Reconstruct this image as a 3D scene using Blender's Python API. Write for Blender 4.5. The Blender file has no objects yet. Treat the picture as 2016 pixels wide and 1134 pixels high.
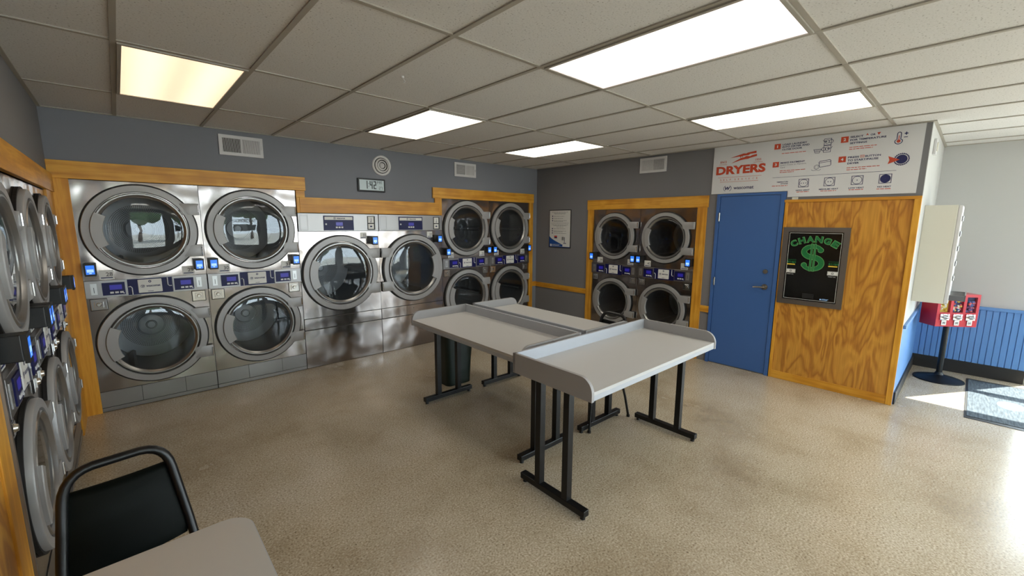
import bpy, bmesh, math, random
from mathutils import Vector, Matrix
random.seed(7)
PI = math.pi
scene = bpy.context.scene
COL = scene.collection

# ------------------------------------------------------------------ camera
cam_d = bpy.data.cameras.new('camera')
cam_d.sensor_fit = 'HORIZONTAL'
cam_d.sensor_width = 36.0
cam_d.lens = 834.0717 / 2016 * 36.0
cam_d.clip_start = 0.02
cam = bpy.data.objects.new('camera', cam_d)
COL.objects.link(cam)
cam.location = (0.37878, -5.15812, 1.71897)
cam.rotation_euler = (1.41788999, -0.00561571, -0.7444890)
scene.camera = cam

# ------------------------------------------------------------------ colour management, world, sun
scene.view_settings.view_transform = 'Standard'
scene.view_settings.look = 'None'
scene.view_settings.gamma = 1.0
scene.view_settings.use_curve_mapping = False
scene.view_settings.exposure = 1.63
try:
    scene.cycles.use_denoising = True
    scene.cycles.max_bounces = 6
    scene.cycles.diffuse_bounces = 4
    scene.cycles.glossy_bounces = 4
    scene.cycles.transparent_max_bounces = 8
    scene.cycles.caustics_reflective = False
    scene.cycles.caustics_refractive = False
    scene.cycles.sample_clamp_indirect = 4.0
except Exception:
    pass
world = bpy.data.worlds.new('daylight')
scene.world = world
world.use_nodes = True
wn = world.node_tree
bg = wn.nodes['Background']
bg.inputs[0].default_value = (0.84, 0.92, 1.0, 1)
bg.inputs[1].default_value = 5.0

sun_d = bpy.data.lights.new('sun', 'SUN')
sun_d.energy = 11.0
sun_d.color = (1.0, 0.95, 0.86)
sun_d.angle = 0.009
sun = bpy.data.objects.new('sun', sun_d)
COL.objects.link(sun)
_d = Vector((-1.0, 0.60, 0)).normalized() * math.cos(math.radians(48)) + Vector((0, 0, -math.sin(math.radians(48))))
sun.rotation_euler = _d.to_track_quat('-Z', 'Y').to_euler()
sun.location = (12, -12, 9)

LAMP = 5.0          # ceiling panel emission
H = 2.619           # ceiling height
W = 5.705           # right wall plane
T = 0.6096          # ceiling module
C0, RA = 0.4532, -2.1112

# ------------------------------------------------------------------ materials
def s2l(c):
    return tuple(((v / 255) / 12.92 if v / 255 <= 0.04045 else ((v / 255 + 0.055) / 1.055) ** 2.4) for v in c) + (1,)

def mat(name, rgb, rough=0.5, metal=0.0, spec=0.5, emit=None, es=0.0, coat=0.0, bump=None):
    m = bpy.data.materials.new(name)
    m.use_nodes = True
    n, l = m.node_tree.nodes, m.node_tree.links
    b = n['Principled BSDF']
    b.inputs['Base Color'].default_value = s2l(rgb)
    b.inputs['Roughness'].default_value = rough
    b.inputs['Metallic'].default_value = metal
    b.inputs['Specular IOR Level'].default_value = spec
    b.inputs['Coat Weight'].default_value = coat
    if emit:
        b.inputs['Emission Color'].default_value = s2l(emit)
        b.inputs['Emission Strength'].default_value = es
    if bump:
        sc_, st, dist = bump
        tc = n.new('ShaderNodeTexCoord'); nz = n.new('ShaderNodeTexNoise'); bp = n.new('ShaderNodeBump')
        nz.inputs['Scale'].default_value = sc_
        nz.inputs['Detail'].default_value = 3
        bp.inputs['Strength'].default_value = st
        bp.inputs['Distance'].default_value = dist
        l.new(tc.outputs['Object'], nz.inputs['Vector'])
        l.new(nz.outputs['Fac'], bp.inputs['Height'])
        l.new(bp.outputs['Normal'], b.inputs['Normal'])
    return m

def ramp(n, stops):
    r = n.new('ShaderNodeValToRGB')
    e = r.color_ramp.elements
    while len(e) > 1:
        e.remove(e[-1])
    e[0].position, e[0].color = stops[0][0], s2l(stops[0][1])
    for p, c in stops[1:]:
        q = e.new(p)
        q.color = s2l(c)
    return r

def mapped(n, l, scale, rot=(0, 0, 0), coord='Object'):
    tc = n.new('ShaderNodeTexCoord'); mp = n.new('ShaderNodeMapping')
    mp.inputs['Scale'].default_value = scale
    mp.inputs['Rotation'].default_value = rot
    l.new(tc.outputs[coord], mp.inputs['Vector'])
    return mp

def wood(name, axis, a=(203, 140, 38), b_=(222, 163, 56), c=(182, 120, 30)):
    """stained pine with grain running along axis x, y or z"""
    m = bpy.data.materials.new(name); m.use_nodes = True
    n, l = m.node_tree.nodes, m.node_tree.links
    b = n['Principled BSDF']
    s = {'x': (1.2, 26, 26), 'y': (26, 1.2, 26), 'z': (26, 26, 1.2)}[axis]
    mp = mapped(n, l, s)
    nz = n.new('ShaderNodeTexNoise'); nz.inputs['Scale'].default_value = 1.0
    nz.inputs['Detail'].default_value = 5; nz.inputs['Distortion'].default_value = 0.6
    l.new(mp.outputs[0], nz.inputs['Vector'])
    s2 = {'x': (4.5, 5, 5), 'y': (5, 4.5, 5), 'z': (5, 5, 4.5)}[axis]
    mp2 = mapped(n, l, s2)
    nz2 = n.new('ShaderNodeTexNoise'); nz2.inputs['Scale'].default_value = 1.0
    l.new(mp2.outputs[0], nz2.inputs['Vector'])
    ad = n.new('ShaderNodeMath'); ad.operation = 'MULTIPLY_ADD'
    ad.inputs[1].default_value = 0.5
    l.new(nz2.outputs['Fac'], ad.inputs[0]); l.new(nz.outputs['Fac'], ad.inputs[2])
    sb = n.new('ShaderNodeMath'); sb.operation = 'SUBTRACT'; sb.inputs[1].default_value = 0.25
    l.new(ad.outputs[0], sb.inputs[0])
    r = ramp(n, [(0.28, c), (0.46, a), (0.62, b_), (0.8, a)])
    l.new(sb.outputs[0], r.inputs[0]); l.new(r.outputs[0], b.inputs['Base Color'])
    b.inputs['Roughness'].default_value = 0.42
    return m

def plywood(name):
    m = bpy.data.materials.new(name); m.use_nodes = True
    n, l = m.node_tree.nodes, m.node_tree.links
    b = n['Principled BSDF']
    mp = mapped(n, l, (3.0, 3.8, 1.05))
    nz = n.new('ShaderNodeTexNoise'); nz.inputs['Scale'].default_value = 1.3
    nz.inputs['Detail'].default_value = 2.6; nz.inputs['Distortion'].default_value = 0.9
    l.new(mp.outputs[0], nz.inputs['Vector'])
    mu = n.new('ShaderNodeMath'); mu.operation = 'MULTIPLY'; mu.inputs[1].default_value = 6.0
    fr = n.new('ShaderNodeMath'); fr.operation = 'FRACT'
    l.new(nz.outputs['Fac'], mu.inputs[0]); l.new(mu.outputs[0], fr.inputs[0])
    r = ramp(n, [(0.0, (174, 114, 42)), (0.12, (190, 128, 48)), (0.3, (208, 148, 58)), (0.55, (214, 155, 62)), (0.72, (204, 145, 56)), (0.9, (184, 124, 46)), (1.0, (174, 114, 42))])
    l.new(fr.outputs[0], r.inputs[0])
    mp2 = mapped(n, l, (60, 60, 2.5))
    n2 = n.new('ShaderNodeTexNoise'); n2.inputs['Scale'].default_value = 1.5; n2.inputs['Detail'].default_value = 4
    l.new(mp2.outputs[0], n2.inputs['Vector'])
    mx = n.new('ShaderNodeMix'); mx.data_type = 'RGBA'; mx.blend_type = 'MULTIPLY'
    mx.inputs['Factor'].default_value = 0.35
    r2 = ramp(n, [(0.3, (170, 150, 130)), (0.7, (255, 255, 255))])
    l.new(n2.outputs['Fac'], r2.inputs[0])
    l.new(r.outputs[0], mx.inputs['A']); l.new(r2.outputs[0], mx.inputs['B'])
    l.new(mx.outputs['Result'], b.inputs['Base Color'])
    b.inputs['Roughness'].default_value = 0.4
    return m

def floor_mat():
    m = bpy.data.materials.new('speckled_epoxy'); m.use_nodes = True
    n, l = m.node_tree.nodes, m.node_tree.links
    b = n['Principled BSDF']
    mp = mapped(n, l, (1, 1, 1))
    nf = n.new('ShaderNodeTexNoise'); nf.inputs['Scale'].default_value = 95; nf.inputs['Detail'].default_value = 5
    nc = n.new('ShaderNodeTexNoise'); nc.inputs['Scale'].default_value = 1.1; nc.inputs['Detail'].default_value = 6
    nc.inputs['Roughness'].default_value = 0.65
    l.new(mp.outputs[0], nf.inputs['Vector']); l.new(mp.outputs[0], nc.inputs['Vector'])
    r = ramp(n, [(0.28, (122, 108, 90)), (0.40, (184, 170, 150)), (0.54, (202, 190, 171)), (0.70, (228, 220, 206))])
    l.new(nf.outputs['Fac'], r.inputs[0])
    r2 = ramp(n, [(0.3, (206, 196, 180)), (0.5, (240, 236, 228)), (0.72, (255, 255, 255))])
    l.new(nc.outputs['Fac'], r2.inputs[0])
    mx = n.new('ShaderNodeMix'); mx.data_type = 'RGBA'; mx.blend_type = 'MULTIPLY'
    mx.inputs['Factor'].default_value = 1.0
    l.new(r.outputs[0], mx.inputs['A']); l.new(r2.outputs[0], mx.inputs['B'])
    l.new(mx.outputs['Result'], b.inputs['Base Color'])
    rr = n.new('ShaderNodeMapRange')
    rr.inputs['From Min'].default_value = 0.3; rr.inputs['From Max'].default_value = 0.7
    rr.inputs['To Min'].default_value = 0.30; rr.inputs['To Max'].default_value = 0.16
    l.new(nc.outputs['Fac'], rr.inputs['Value']); l.new(rr.outputs[0], b.inputs['Roughness'])
    bp = n.new('ShaderNodeBump'); bp.inputs['Strength'].default_value = 0.22; bp.inputs['Distance'].default_value = 0.002
    nb = n.new('ShaderNodeTexNoise'); nb.inputs['Scale'].default_value = 70; nb.inputs['Detail'].default_value = 2
    l.new(mp.outputs[0], nb.inputs['Vector'])
    l.new(nb.outputs['Fac'], bp.inputs['Height']); l.new(bp.outputs['Normal'], b.inputs['Normal'])
    return m

def tile_mat():
    m = bpy.data.materials.new('acoustic_tile'); m.use_nodes = True
    n, l = m.node_tree.nodes, m.node_tree.links
    b = n['Principled BSDF']
    mp = mapped(n, l, (1, 1, 1))
    nf = n.new('ShaderNodeTexNoise'); nf.inputs['Scale'].default_value = 110; nf.inputs['Detail'].default_value = 2
    l.new(mp.outputs[0], nf.inputs['Vector'])
    r = ramp(n, [(0.29, (150, 147, 143)), (0.345, (212, 211, 210)), (0.6, (220, 219, 218))])
    l.new(nf.outputs['Fac'], r.inputs[0]); l.new(r.outputs[0], b.inputs['Base Color'])
    b.inputs['Roughness'].default_value = 0.9
    b.inputs['Specular IOR Level'].default_value = 0.1
    return m

def steel(name, rgb, rough, wave=0.06):
    m = bpy.data.materials.new(name); m.use_nodes = True
    n, l = m.node_tree.nodes, m.node_tree.links
    b = n['Principled BSDF']
    b.inputs['Base Color'].default_value = s2l(rgb)
    b.inputs['Metallic'].default_value = 1.0
    b.inputs['Roughness'].default_value = rough
    mp = mapped(n, l, (1, 1, 1))
    nz = n.new('ShaderNodeTexNoise'); nz.inputs['Scale'].default_value = 3.4; nz.inputs['Detail'].default_value = 1.0
    l.new(mp.outputs[0], nz.inputs['Vector'])
    bp = n.new('ShaderNodeBump'); bp.inputs['Strength'].default_value = min(1.0, wave * 9); bp.inputs['Distance'].default_value = 0.03
    l.new(nz.outputs['Fac'], bp.inputs['Height'])
    l.new(bp.outputs['Normal'], b.inputs['Normal'])
    return m

def glass_mat(name, tint, refl, rough=0.0):
    m = bpy.data.materials.new(name); m.use_nodes = True
    n, l = m.node_tree.nodes, m.node_tree.links
    n.remove(n['Principled BSDF'])
    out = n['Material Output']
    tr = n.new('ShaderNodeBsdfTransparent'); tr.inputs[0].default_value = s2l(tint)
    gl = n.new('ShaderNodeBsdfGlossy'); gl.inputs['Roughness'].default_value = rough
    gl.inputs['Color'].default_value = (0.9, 0.93, 0.96, 1)
    fr = n.new('ShaderNodeLayerWeight'); fr.inputs['Blend'].default_value = 0.5
    pw = n.new('ShaderNodeMath'); pw.operation = 'POWER'; pw.inputs[1].default_value = 4.0
    l.new(fr.outputs['Facing'], pw.inputs[0])
    mu = n.new('ShaderNodeMath'); mu.operation = 'MULTIPLY_ADD'
    mu.inputs[1].default_value = 0.9; mu.inputs[2].default_value = refl
    mu.use_clamp = True
    l.new(pw.outputs[0], mu.inputs[0])
    mx = n.new('ShaderNodeMixShader')
    l.new(mu.outputs[0], mx.inputs[0]); l.new(tr.outputs[0], mx.inputs[1]); l.new(gl.outputs[0], mx.inputs[2])
    l.new(mx.outputs[0], out.inputs[0])
    return m

def perforated():
    """round holes punched in rings about the object's own axis"""
    m = bpy.data.materials.new('perforated_drum_steel'); m.use_nodes = True
    n, l = m.node_tree.nodes, m.node_tree.links
    b = n['Principled BSDF']
    tc = n.new('ShaderNodeTexCoord'); sp = n.new('ShaderNodeSeparateXYZ')
    l.new(tc.outputs['Object'], sp.inputs[0])
    def mth(op, a=None, b2=None, v=None):
        q = n.new('ShaderNodeMath'); q.operation = op
        if a is not None: l.new(a, q.inputs[0])
        if b2 is not None: l.new(b2, q.inputs[1])
        if v is not None: q.inputs[1].default_value = v
        return q.outputs[0]
    x, z = sp.outputs['X'], sp.outputs['Z']
    r = mth('SQRT', mth('ADD', mth('MULTIPLY', x, x), mth('MULTIPLY', z, z)))
    th = mth('ARCTAN2', z, x)
    fr = mth('SUBTRACT', mth('FRACT', mth('MULTIPLY', r, v=68.0)), v=0.5)
    ft = mth('SUBTRACT', mth('FRACT', mth('MULTIPLY', th, v=15.3)), v=0.5)
    d = mth('SQRT', mth('ADD', mth('MULTIPLY', fr, fr), mth('MULTIPLY', ft, ft)))
    hole = mth('LESS_THAN', d, v=0.3)
    ins = mth('LESS_THAN', r, v=0.245)
    out_ = mth('GREATER_THAN', r, v=0.085)
    msk = mth('MULTIPLY', mth('MULTIPLY', hole, ins), out_)
    mx = n.new('ShaderNodeMix'); mx.data_type = 'RGBA'
    mx.inputs['A'].default_value = s2l((226, 230, 234)); mx.inputs['B'].default_value = s2l((30, 30, 32))
    l.new(msk, mx.inputs['Factor']); l.new(mx.outputs['Result'], b.inputs['Base Color'])
    b.inputs['Metallic'].default_value = 0.1
    b.inputs['Roughness'].default_value = 0.42
    return m

def lens_mat(name, c1, strength):
    """ribbed acrylic ceiling lens that gives off light"""
    m = bpy.data.materials.new(name); m.use_nodes = True
    n, l = m.node_tree.nodes, m.node_tree.links
    b = n['Principled BSDF']
    b.inputs['Base Color'].default_value = s2l((225, 225, 222))
    b.inputs['Roughness'].default_value = 0.35
    b.inputs['Emission Color'].default_value = s2l(c1)
    # two fluorescent tubes glow through the lens, so it is brighter along them
    tc = n.new('ShaderNodeTexCoord'); sp = n.new('ShaderNodeSeparateXYZ')
    l.new(tc.outputs['Object'], sp.inputs[0])
    mu = n.new('ShaderNodeMath'); mu.operation = 'MULTIPLY'; mu.inputs[1].default_value = 2 * PI / 0.30
    l.new(sp.outputs['X'], mu.inputs[0])
    co = n.new('ShaderNodeMath'); co.operation = 'COSINE'
    l.new(mu.outputs[0], co.inputs[0])
    ma = n.new('ShaderNodeMath'); ma.operation = 'MULTIPLY_ADD'
    ma.inputs[1].default_value = -0.18 * strength; ma.inputs[2].default_value = strength
    l.new(co.outputs[0], ma.inputs[0])
    l.new(ma.outputs[0], b.inputs['Emission Strength'])
    return m

M = {
 'wall_blue': mat('blue_grey_paint', (124, 126, 134), 0.75, spec=0.3, bump=(220, 0.15, 0.001)),
 'wall_grey': mat('grey_paint', (122, 121, 124), 0.75, spec=0.3, bump=(220, 0.15, 0.001)),
 'wall_white': mat('white_paint', (190, 190, 189), 0.8, spec=0.3, bump=(120, 0.2, 0.001)),
 'tile': tile_mat(),
 'tee': mat('ceiling_tee_enamel', (165, 160, 150), 0.6),
 'floor': floor_mat(),
 'wood_x': wood('pine_trim_x', 'x'), 'wood_y': wood('pine_trim_y', 'y'), 'wood_z': wood('pine_trim_z', 'z'),
 'ply': plywood('stained_plywood'),
 'steel': steel('stainless_steel', (158, 150, 146), 0.16),
 'steel_dull': steel('brushed_steel', (146, 143, 142), 0.36, 0.02),
 'ring': mat('silver_door_enamel', (162, 161, 161), 0.45, metal=0.3),
 'chrome': mat('chrome', (215, 215, 215), 0.12, metal=1.0),
 'gasket': mat('black_rubber', (14, 14, 14), 0.6),
 'drum': mat('galvanised_drum', (204, 208, 212), 0.4, metal=0.15),
 'drum_wall': mat('dark_drum_steel', (110, 110, 112), 0.4, metal=0.5),  # drum wall, one even tone darker than the drum back
 'perf': perforated(),
 'glass': glass_mat('dryer_door_glass', (232, 234, 236), 0.05),
 'pane': glass_mat('window_glass', (240, 244, 244), 0.04),
 'casing': mat('dark_galvanised_casing', (60, 60, 62), 0.6, metal=0.5),
 'navy': mat('navy_overlay', (16, 18, 74), 0.4, spec=0.3),
 'lcd': mat('indigo_lcd', (40, 36, 130), 0.3, emit=(60, 50, 220), es=0.06),
 'btn': mat('white_button', (210, 210, 215), 0.4),
 'card': mat('off_white_card', (222, 221, 217), 0.5),
 'print': mat('navy_print', (24, 28, 84), 0.6),
 'print_grey': mat('grey_print', (110, 110, 112), 0.6),
 'orange': mat('brick_orange_print', (196, 70, 38), 0.6),
 'black': mat('black_plastic', (14, 15, 17), 0.45),
 'blackmetal': mat('black_enamel_steel', (12, 13, 15), 0.35, spec=0.4),
 'vinyl': mat('black_green_vinyl', (3, 8, 6), 0.55, spec=0.12),
 'screen': mat('blue_screen', (50, 120, 230), 0.3, emit=(50, 125, 255), es=0.24),
 'screen_txt': mat('pale_screen', (190, 220, 255), 0.3, emit=(150, 200, 255), es=0.25),
 'laminate': mat('pale_grey_laminate', (196, 195, 194), 0.45),
 'lam_edge': mat('grey_laminate_board', (180, 184, 192), 0.42),
 'lam_end': mat('warm_grey_board', (158, 156, 156), 0.5),
 'door_blue': mat('blue_door_enamel', (62, 100, 160), 0.42, bump=(90, 0.08, 0.001)),
 'wain': mat('blue_wainscot_paint', (98, 144, 202), 0.45),
 'basebd': mat('black_vinyl_base', (34, 32, 30), 0.5),
 'white_metal': mat('white_register_enamel', (208, 206, 206), 0.45),
 'void': mat('dark_duct', (22, 22, 22), 0.9),
 'sign': mat('white_sign_board', (214, 214, 216), 0.5),
 'sign_blk': mat('black_acrylic', (10, 12, 12), 0.22, spec=0.5),
 'green': mat('green_lettering', (20, 104, 54), 0.4, emit=(18, 92, 48), es=0.03),
 'lime': mat('pale_green_outline', (96, 150, 88), 0.4, emit=(96, 150, 88), es=0.03),
 'cream': mat('cream_enamel', (214, 210, 196), 0.4),
 'red': mat('red_enamel', (186, 24, 46), 0.3, coat=0.3),
 'clear': glass_mat('clear_plastic', (245, 245, 245), 0.05),
 'lcd_grey': mat('grey_lcd', (190, 204, 208), 0.3),
 'seg': mat('lcd_segments', (22, 30, 40), 0.5),
 'concrete': mat('pale_concrete', (176, 172, 164), 0.9, bump=(30, 0.2, 0.01)),
 'nickel': mat('satin_nickel', (190, 185, 175), 0.25, metal=1.0),
 'bin': mat('dark_green_plastic', (10, 30, 22), 0.4),
 'bag': mat('black_bin_liner', (10, 12, 11), 0.25),
 'bark': mat('brown_bark', (80, 62, 46), 0.9),
 'leaf': mat('green_foliage', (66, 92, 52), 0.8, bump=(8, 1.0, 0.1)),
 'bezel': mat('satin_bezel', (150, 148, 146), 0.3, metal=0.8),
 'alu': mat('bright_aluminium', (190, 190, 190), 0.35, metal=0.9),
 'poster_blue': mat('poster_blue', (20, 74, 150), 0.5),
 'yellow': mat('yellow_card', (220, 190, 60), 0.5),
 'redp': mat('red_print', (190, 60, 50), 0.5),
 'lens_warm': lens_mat('warm_lens', (255, 224, 186), 0.42),
 'lens_white': lens_mat('cool_lens', (255, 242, 240), 0.5),
 'lens_soft': lens_mat('soft_lens', (255, 248, 232), LAMP * 0.30),
}

# ------------------------------------------------------------------ mesh helpers
class MB:
    def __init__(s): s.b = bmesh.new()
    def box(s, x0, x1, y0, y1, z0, z1, bev=0.0):
        v = [s.b.verts.new((x, y, z)) for x in (x0, x1) for y in (y0, y1) for z in (z0, z1)]
        fs = [s.b.faces.new([v[i] for i in q]) for q in ((0,1,3,2),(4,6,7,5),(0,4,5,1),(2,3,7,6),(0,2,6,4),(1,5,7,3))]
        if bev:
            es = list({e for f in fs for e in f.edges})
            bmesh.ops.bevel(s.b, geom=es, offset=bev, segments=2, affect='EDGES', profile=0.5)
        return s
    def prism(s, pts, y0, y1, flat=False):
        """polygon in x,z pulled from y0 to y1"""
        a = [s.b.verts.new((x, y0, z)) for x, z in pts]
        if flat:
            s.b.faces.new(a); return s
        c = [s.b.verts.new((x, y1, z)) for x, z in pts]
        s.b.faces.new(a); s.b.faces.new(c[::-1])
        for i in range(len(pts)):
            j = (i + 1) % len(pts)
            s.b.faces.new((a[i], a[j], c[j], c[i]))
        return s
    def lathe(s, cx, cz, prof, a0=0.0, a1=2*PI, n=64):
        """profile of (radius, y) turned about the y axis through cx, cz"""
        full = abs(a1 - a0 - 2*PI) < 1e-6
        k = n if full else n + 1
        rows = []
        for i in range(k):
            a = a0 + (a1 - a0) * i / n
            rows.append([s.b.verts.new((cx + r*math.cos(a), y, cz + r*math.sin(a))) for r, y in prof])
        for i in range(n):
            p, q = rows[i], rows[(i+1) % k]
            for j in range(len(prof)-1):
                s.b.faces.new((p[j], p[j+1], q[j+1], q[j]))
        if not full:
            for r_ in (rows[0], rows[-1]):
                if len(prof) > 2:
                    try: s.b.faces.new(r_)
                    except ValueError: pass
        return s
    def disc(s, cx, cz, r, y, n=48):
        s.b.faces.new([s.b.verts.new((cx + r*math.cos(2*PI*i/n), y, cz + r*math.sin(2*PI*i/n))) for i in range(n)])
        return s
    def tube(s, pts, r, n=10, closed=False):
        pts = [Vector(p) for p in pts]
        rows = []
        up = None
        for i, p in enumerate(pts):
            if closed: d = pts[(i+1) % len(pts)] - pts[i-1]
            else: d = pts[min(i+1, len(pts)-1)] - pts[max(i-1, 0)]
            d.normalize()
            if up is None:
                up = Vector((0,0,1)) if abs(d.z) < 0.9 else Vector((1,0,0))
            u = (up - d*up.dot(d)).normalized(); w = d.cross(u); up = u
            rows.append([s.b.verts.new(p + (u*math.cos(2*PI*k/n) + w*math.sin(2*PI*k/n))*r) for k in range(n)])
        m = len(rows)
        for i in range(m if closed else m-1):
            a, c = rows[i], rows[(i+1) % m]
            for k in range(n):
                s.b.faces.new((a[k], a[(k+1) % n], c[(k+1) % n], c[k]))
        if not closed:
            s.b.faces.new(rows[0][::-1]); s.b.faces.new(rows[-1])
        return s
    def cyl(s, p0, p1, r0, r1=None, n=24):
        r1 = r0 if r1 is None else r1
        p0, p1 = Vector(p0), Vector(p1)
        d = (p1-p0).normalized()
        u = (Vector((0,0,1)) if abs(d.z) < 0.9 else Vector((1,0,0))); u = (u - d*u.dot(d)).normalized(); w = d.cross(u)
        a = [s.b.verts.new(p0 + (u*math.cos(2*PI*k/n) + w*math.sin(2*PI*k/n))*r0) for k in range(n)]
        c = [s.b.verts.new(p1 + (u*math.cos(2*PI*k/n) + w*math.sin(2*PI*k/n))*r1) for k in range(n)]
        for k in range(n): s.b.faces.new((a[k], a[(k+1)%n], c[(k+1)%n], c[k]))
        s.b.faces.new(a[::-1]); s.b.faces.new(c)
        return s
    def sphere(s, c, r, seg=12, sc=(1,1,1)):
        bmesh.ops.create_uvsphere(s.b, u_segments=seg, v_segments=max(6, seg//2), radius=r,
            matrix=Matrix.Translation(c) @ Matrix.Diagonal((sc[0], sc[1], sc[2], 1)))
        return s
    def holed(s, x0, x1, z0, z1, cx, cz, r, y, n=72):
        """flat sheet x0..x1, z0..z1 with one round hole"""
        angs = [2*PI*i/n for i in range(n)] + [math.atan2(z-cz, x-cx) % (2*PI) for x in (x0,x1) for z in (z0,z1)]
        angs = sorted(set(round(a, 6) for a in angs))
        ins, outs, bk = [], [], []
        for a in angs:
            c, q = math.cos(a), math.sin(a)
            t = 1e9
            if c > 1e-9: t = min(t, (x1-cx)/c)
            if c < -1e-9: t = min(t, (x0-cx)/c)
            if q > 1e-9: t = min(t, (z1-cz)/q)
            if q < -1e-9: t = min(t, (z0-cz)/q)
            ins.append(s.b.verts.new((cx+r*c, y, cz+r*q))); outs.append(s.b.verts.new((cx+t*c, y, cz+t*q)))
            bk.append(s.b.verts.new((cx+r*c, y+0.03, cz+r*q)))
        k = len(angs)
        for i in range(k):
            j = (i+1) % k
            s.b.faces.new((ins[i], outs[i], outs[j], ins[j])); s.b.faces.new((bk[i], ins[i], ins[j], bk[j]))
        return s
    # flat print work in the x,z plane ------------------------------------
    def stroke(s, pts, w, y, closed=False):
        n = len(pts)
        L, R_ = [], []
        for i in range(n):
            if closed: a, c = pts[i-1], pts[(i+1) % n]
            else: a, c = pts[max(i-1,0)], pts[min(i+1,n-1)]
            dx, dz = c[0]-a[0], c[1]-a[1]; d = math.hypot(dx, dz) or 1
            wi = w[i] if isinstance(w, (list, tuple)) else w
            nx, nz = -dz/d*wi/2, dx/d*wi/2
            L.append(s.b.verts.new((pts[i][0]+nx, y, pts[i][1]+nz))); R_.append(s.b.verts.new((pts[i][0]-nx, y, pts[i][1]-nz)))
        for i in range(n if closed else n-1):
            j = (i+1) % n
            s.b.faces.new((L[i], L[j], R_[j], R_[i]))
        return s
    def rectline(s, x0, x1, z0, z1, w, y):
        for a in ((x0,x1,z0,z0+w), (x0,x1,z1-w,z1), (x0,x0+w,z0+w,z1-w), (x1-w,x1,z0+w,z1-w)):
            s.quad(*a, y)
        return s
    def quad(s, x0, x1, z0, z1, y):
        s.b.faces.new([s.b.verts.new(p) for p in ((x0,y,z0),(x1,y,z0),(x1,y,z1),(x0,y,z1))])
        return s
    def circle(s, cx, cz, r, w, y, n=40, a0=0, a1=2*PI):
        s.lathe(cx, cz, [(r-w/2, y), (r+w/2, y)], a0, a1, n)
        return s
    def text(s, txt, x0, x1, z0, z1, y, bold=0.0, rot=0.0, shear=0.0, keep=False, grow=0.0):
        """lettering fitted to the box x0..x1, z0..z1"""
        cu = bpy.data.curves.new('t', 'FONT'); cu.body = txt; cu.size = 1.0; cu.offset = bold; cu.resolution_u = 3
        cu.shear = shear
        o = bpy.data.objects.new('t', cu)
        me = o.to_mesh()
        co = [v.co.copy() for v in me.vertices]
        if co:
            ax, bx = min(c.x for c in co), max(c.x for c in co); az, bz = min(c.y for c in co), max(c.y for c in co)
            sx, sz = (x1-x0)/(bx-ax), (z1-z0)/(bz-az)
            if keep: sx = sz = min(sx, sz)
            cx, cz = (x0+x1)/2, (z0+z1)/2
            ca, sa = math.cos(rot), math.sin(rot)
            vs = []
            for c in co:
                px, pz = (c.x-(ax+bx)/2)*sx, (c.y-(az+bz)/2)*sz
                vs.append(s.b.verts.new((cx+px*ca-pz*sa, y, cz+px*sa+pz*ca)))
            for p in me.polygons:
                try: s.b.faces.new([vs[i] for i in p.vertices])
                except ValueError: pass
        o.to_mesh_clear(); bpy.data.objects.remove(o); bpy.data.curves.remove(cu)
        return s
    def mirror_x(s, w):
        for v in s.b.verts: v.co.x = w - v.co.x
        return s
    def xf(s, m):
        bmesh.ops.transform(s.b, matrix=m, verts=s.b.verts); return s
    def build(s, name, m, parent=None, smooth=None, loc=None, flat_print=False):
        if not flat_print:
            bmesh.ops.recalc_face_normals(s.b, faces=s.b.faces)
        me = bpy.data.meshes.new(name)
        if loc is not None:
            for v in s.b.verts: v.co -= Vector(loc)
        s.b.to_mesh(me); s.b.free()
        me.materials.append(m)
        o = bpy.data.objects.new(name, me); COL.objects.link(o)
        if loc is not None: o.location = loc
        if parent: o.parent = parent
        if smooth:
            for p in me.polygons: p.use_smooth = True
            me.set_sharp_from_angle(angle=math.radians(smooth))
        return o

def tag(o, label=None, cat=None, group=None, kind=None):
    if label: o['label'] = label
    if cat: o['category'] = cat
    if group: o['group'] = group
    if kind: o['kind'] = kind
    return o
def thing(name, label, cat, loc=(0,0,0), rz=0.0, group=None):
    o = bpy.data.objects.new(name, None); COL.objects.link(o)
    o.empty_display_size = 0.1
    o.location = loc; o.rotation_euler = (0, 0, rz)
    return tag(o, label, cat, group)
def struct(name, mb, m, parent=None):
    o = mb.build(name, m, parent)
    if not parent: o['kind'] = 'structure'
    return o
def copy_tree(o, parent=None):
    c = o.copy(); COL.objects.link(c)
    if parent: c.parent = parent
    for ch in [x for x in o.children]: copy_tree(ch, c)
    return c

# ------------------------------------------------------------------ the room
YF = -9.0       # front wall
XR = 7.5        # far wall of the lobby
struct('floor', MB().box(-1.2, XR+0.15, YF-0.15, 1.2, -0.1, 0.0), M['floor'])
ceil_o = struct('ceiling', MB().box(-1.2, XR+0.15, YF-0.15, 1.2, H, H+0.1), M['tile'])
g = MB()
for i in range(-3, 14):
    x = C0 + i*T
    if -0.05 < x < XR: g.box(x-0.0125, x+0.0125, YF, 0, H-0.007, H)
for j in range(-6, 3):
    y = RA + j*2*T
    if YF < y < 0: g.box(0, XR, y-0.0125, y+0.0125, H-0.0065, H)
g.box(0, 0.022, YF, 0, H-0.008, H); g.box(0, W, -0.022, 0, H-0.008, H); g.box(W-0.022, W, -4.8, 0, H-0.008, H)
g.box(XR-0.022, XR, YF, -4.8, H-0.008, H); g.box(W-0.022, XR, -4.822, -4.8, H-0.008, H)
g.build('ceiling_grid', M['tee'], ceil_o)

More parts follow.
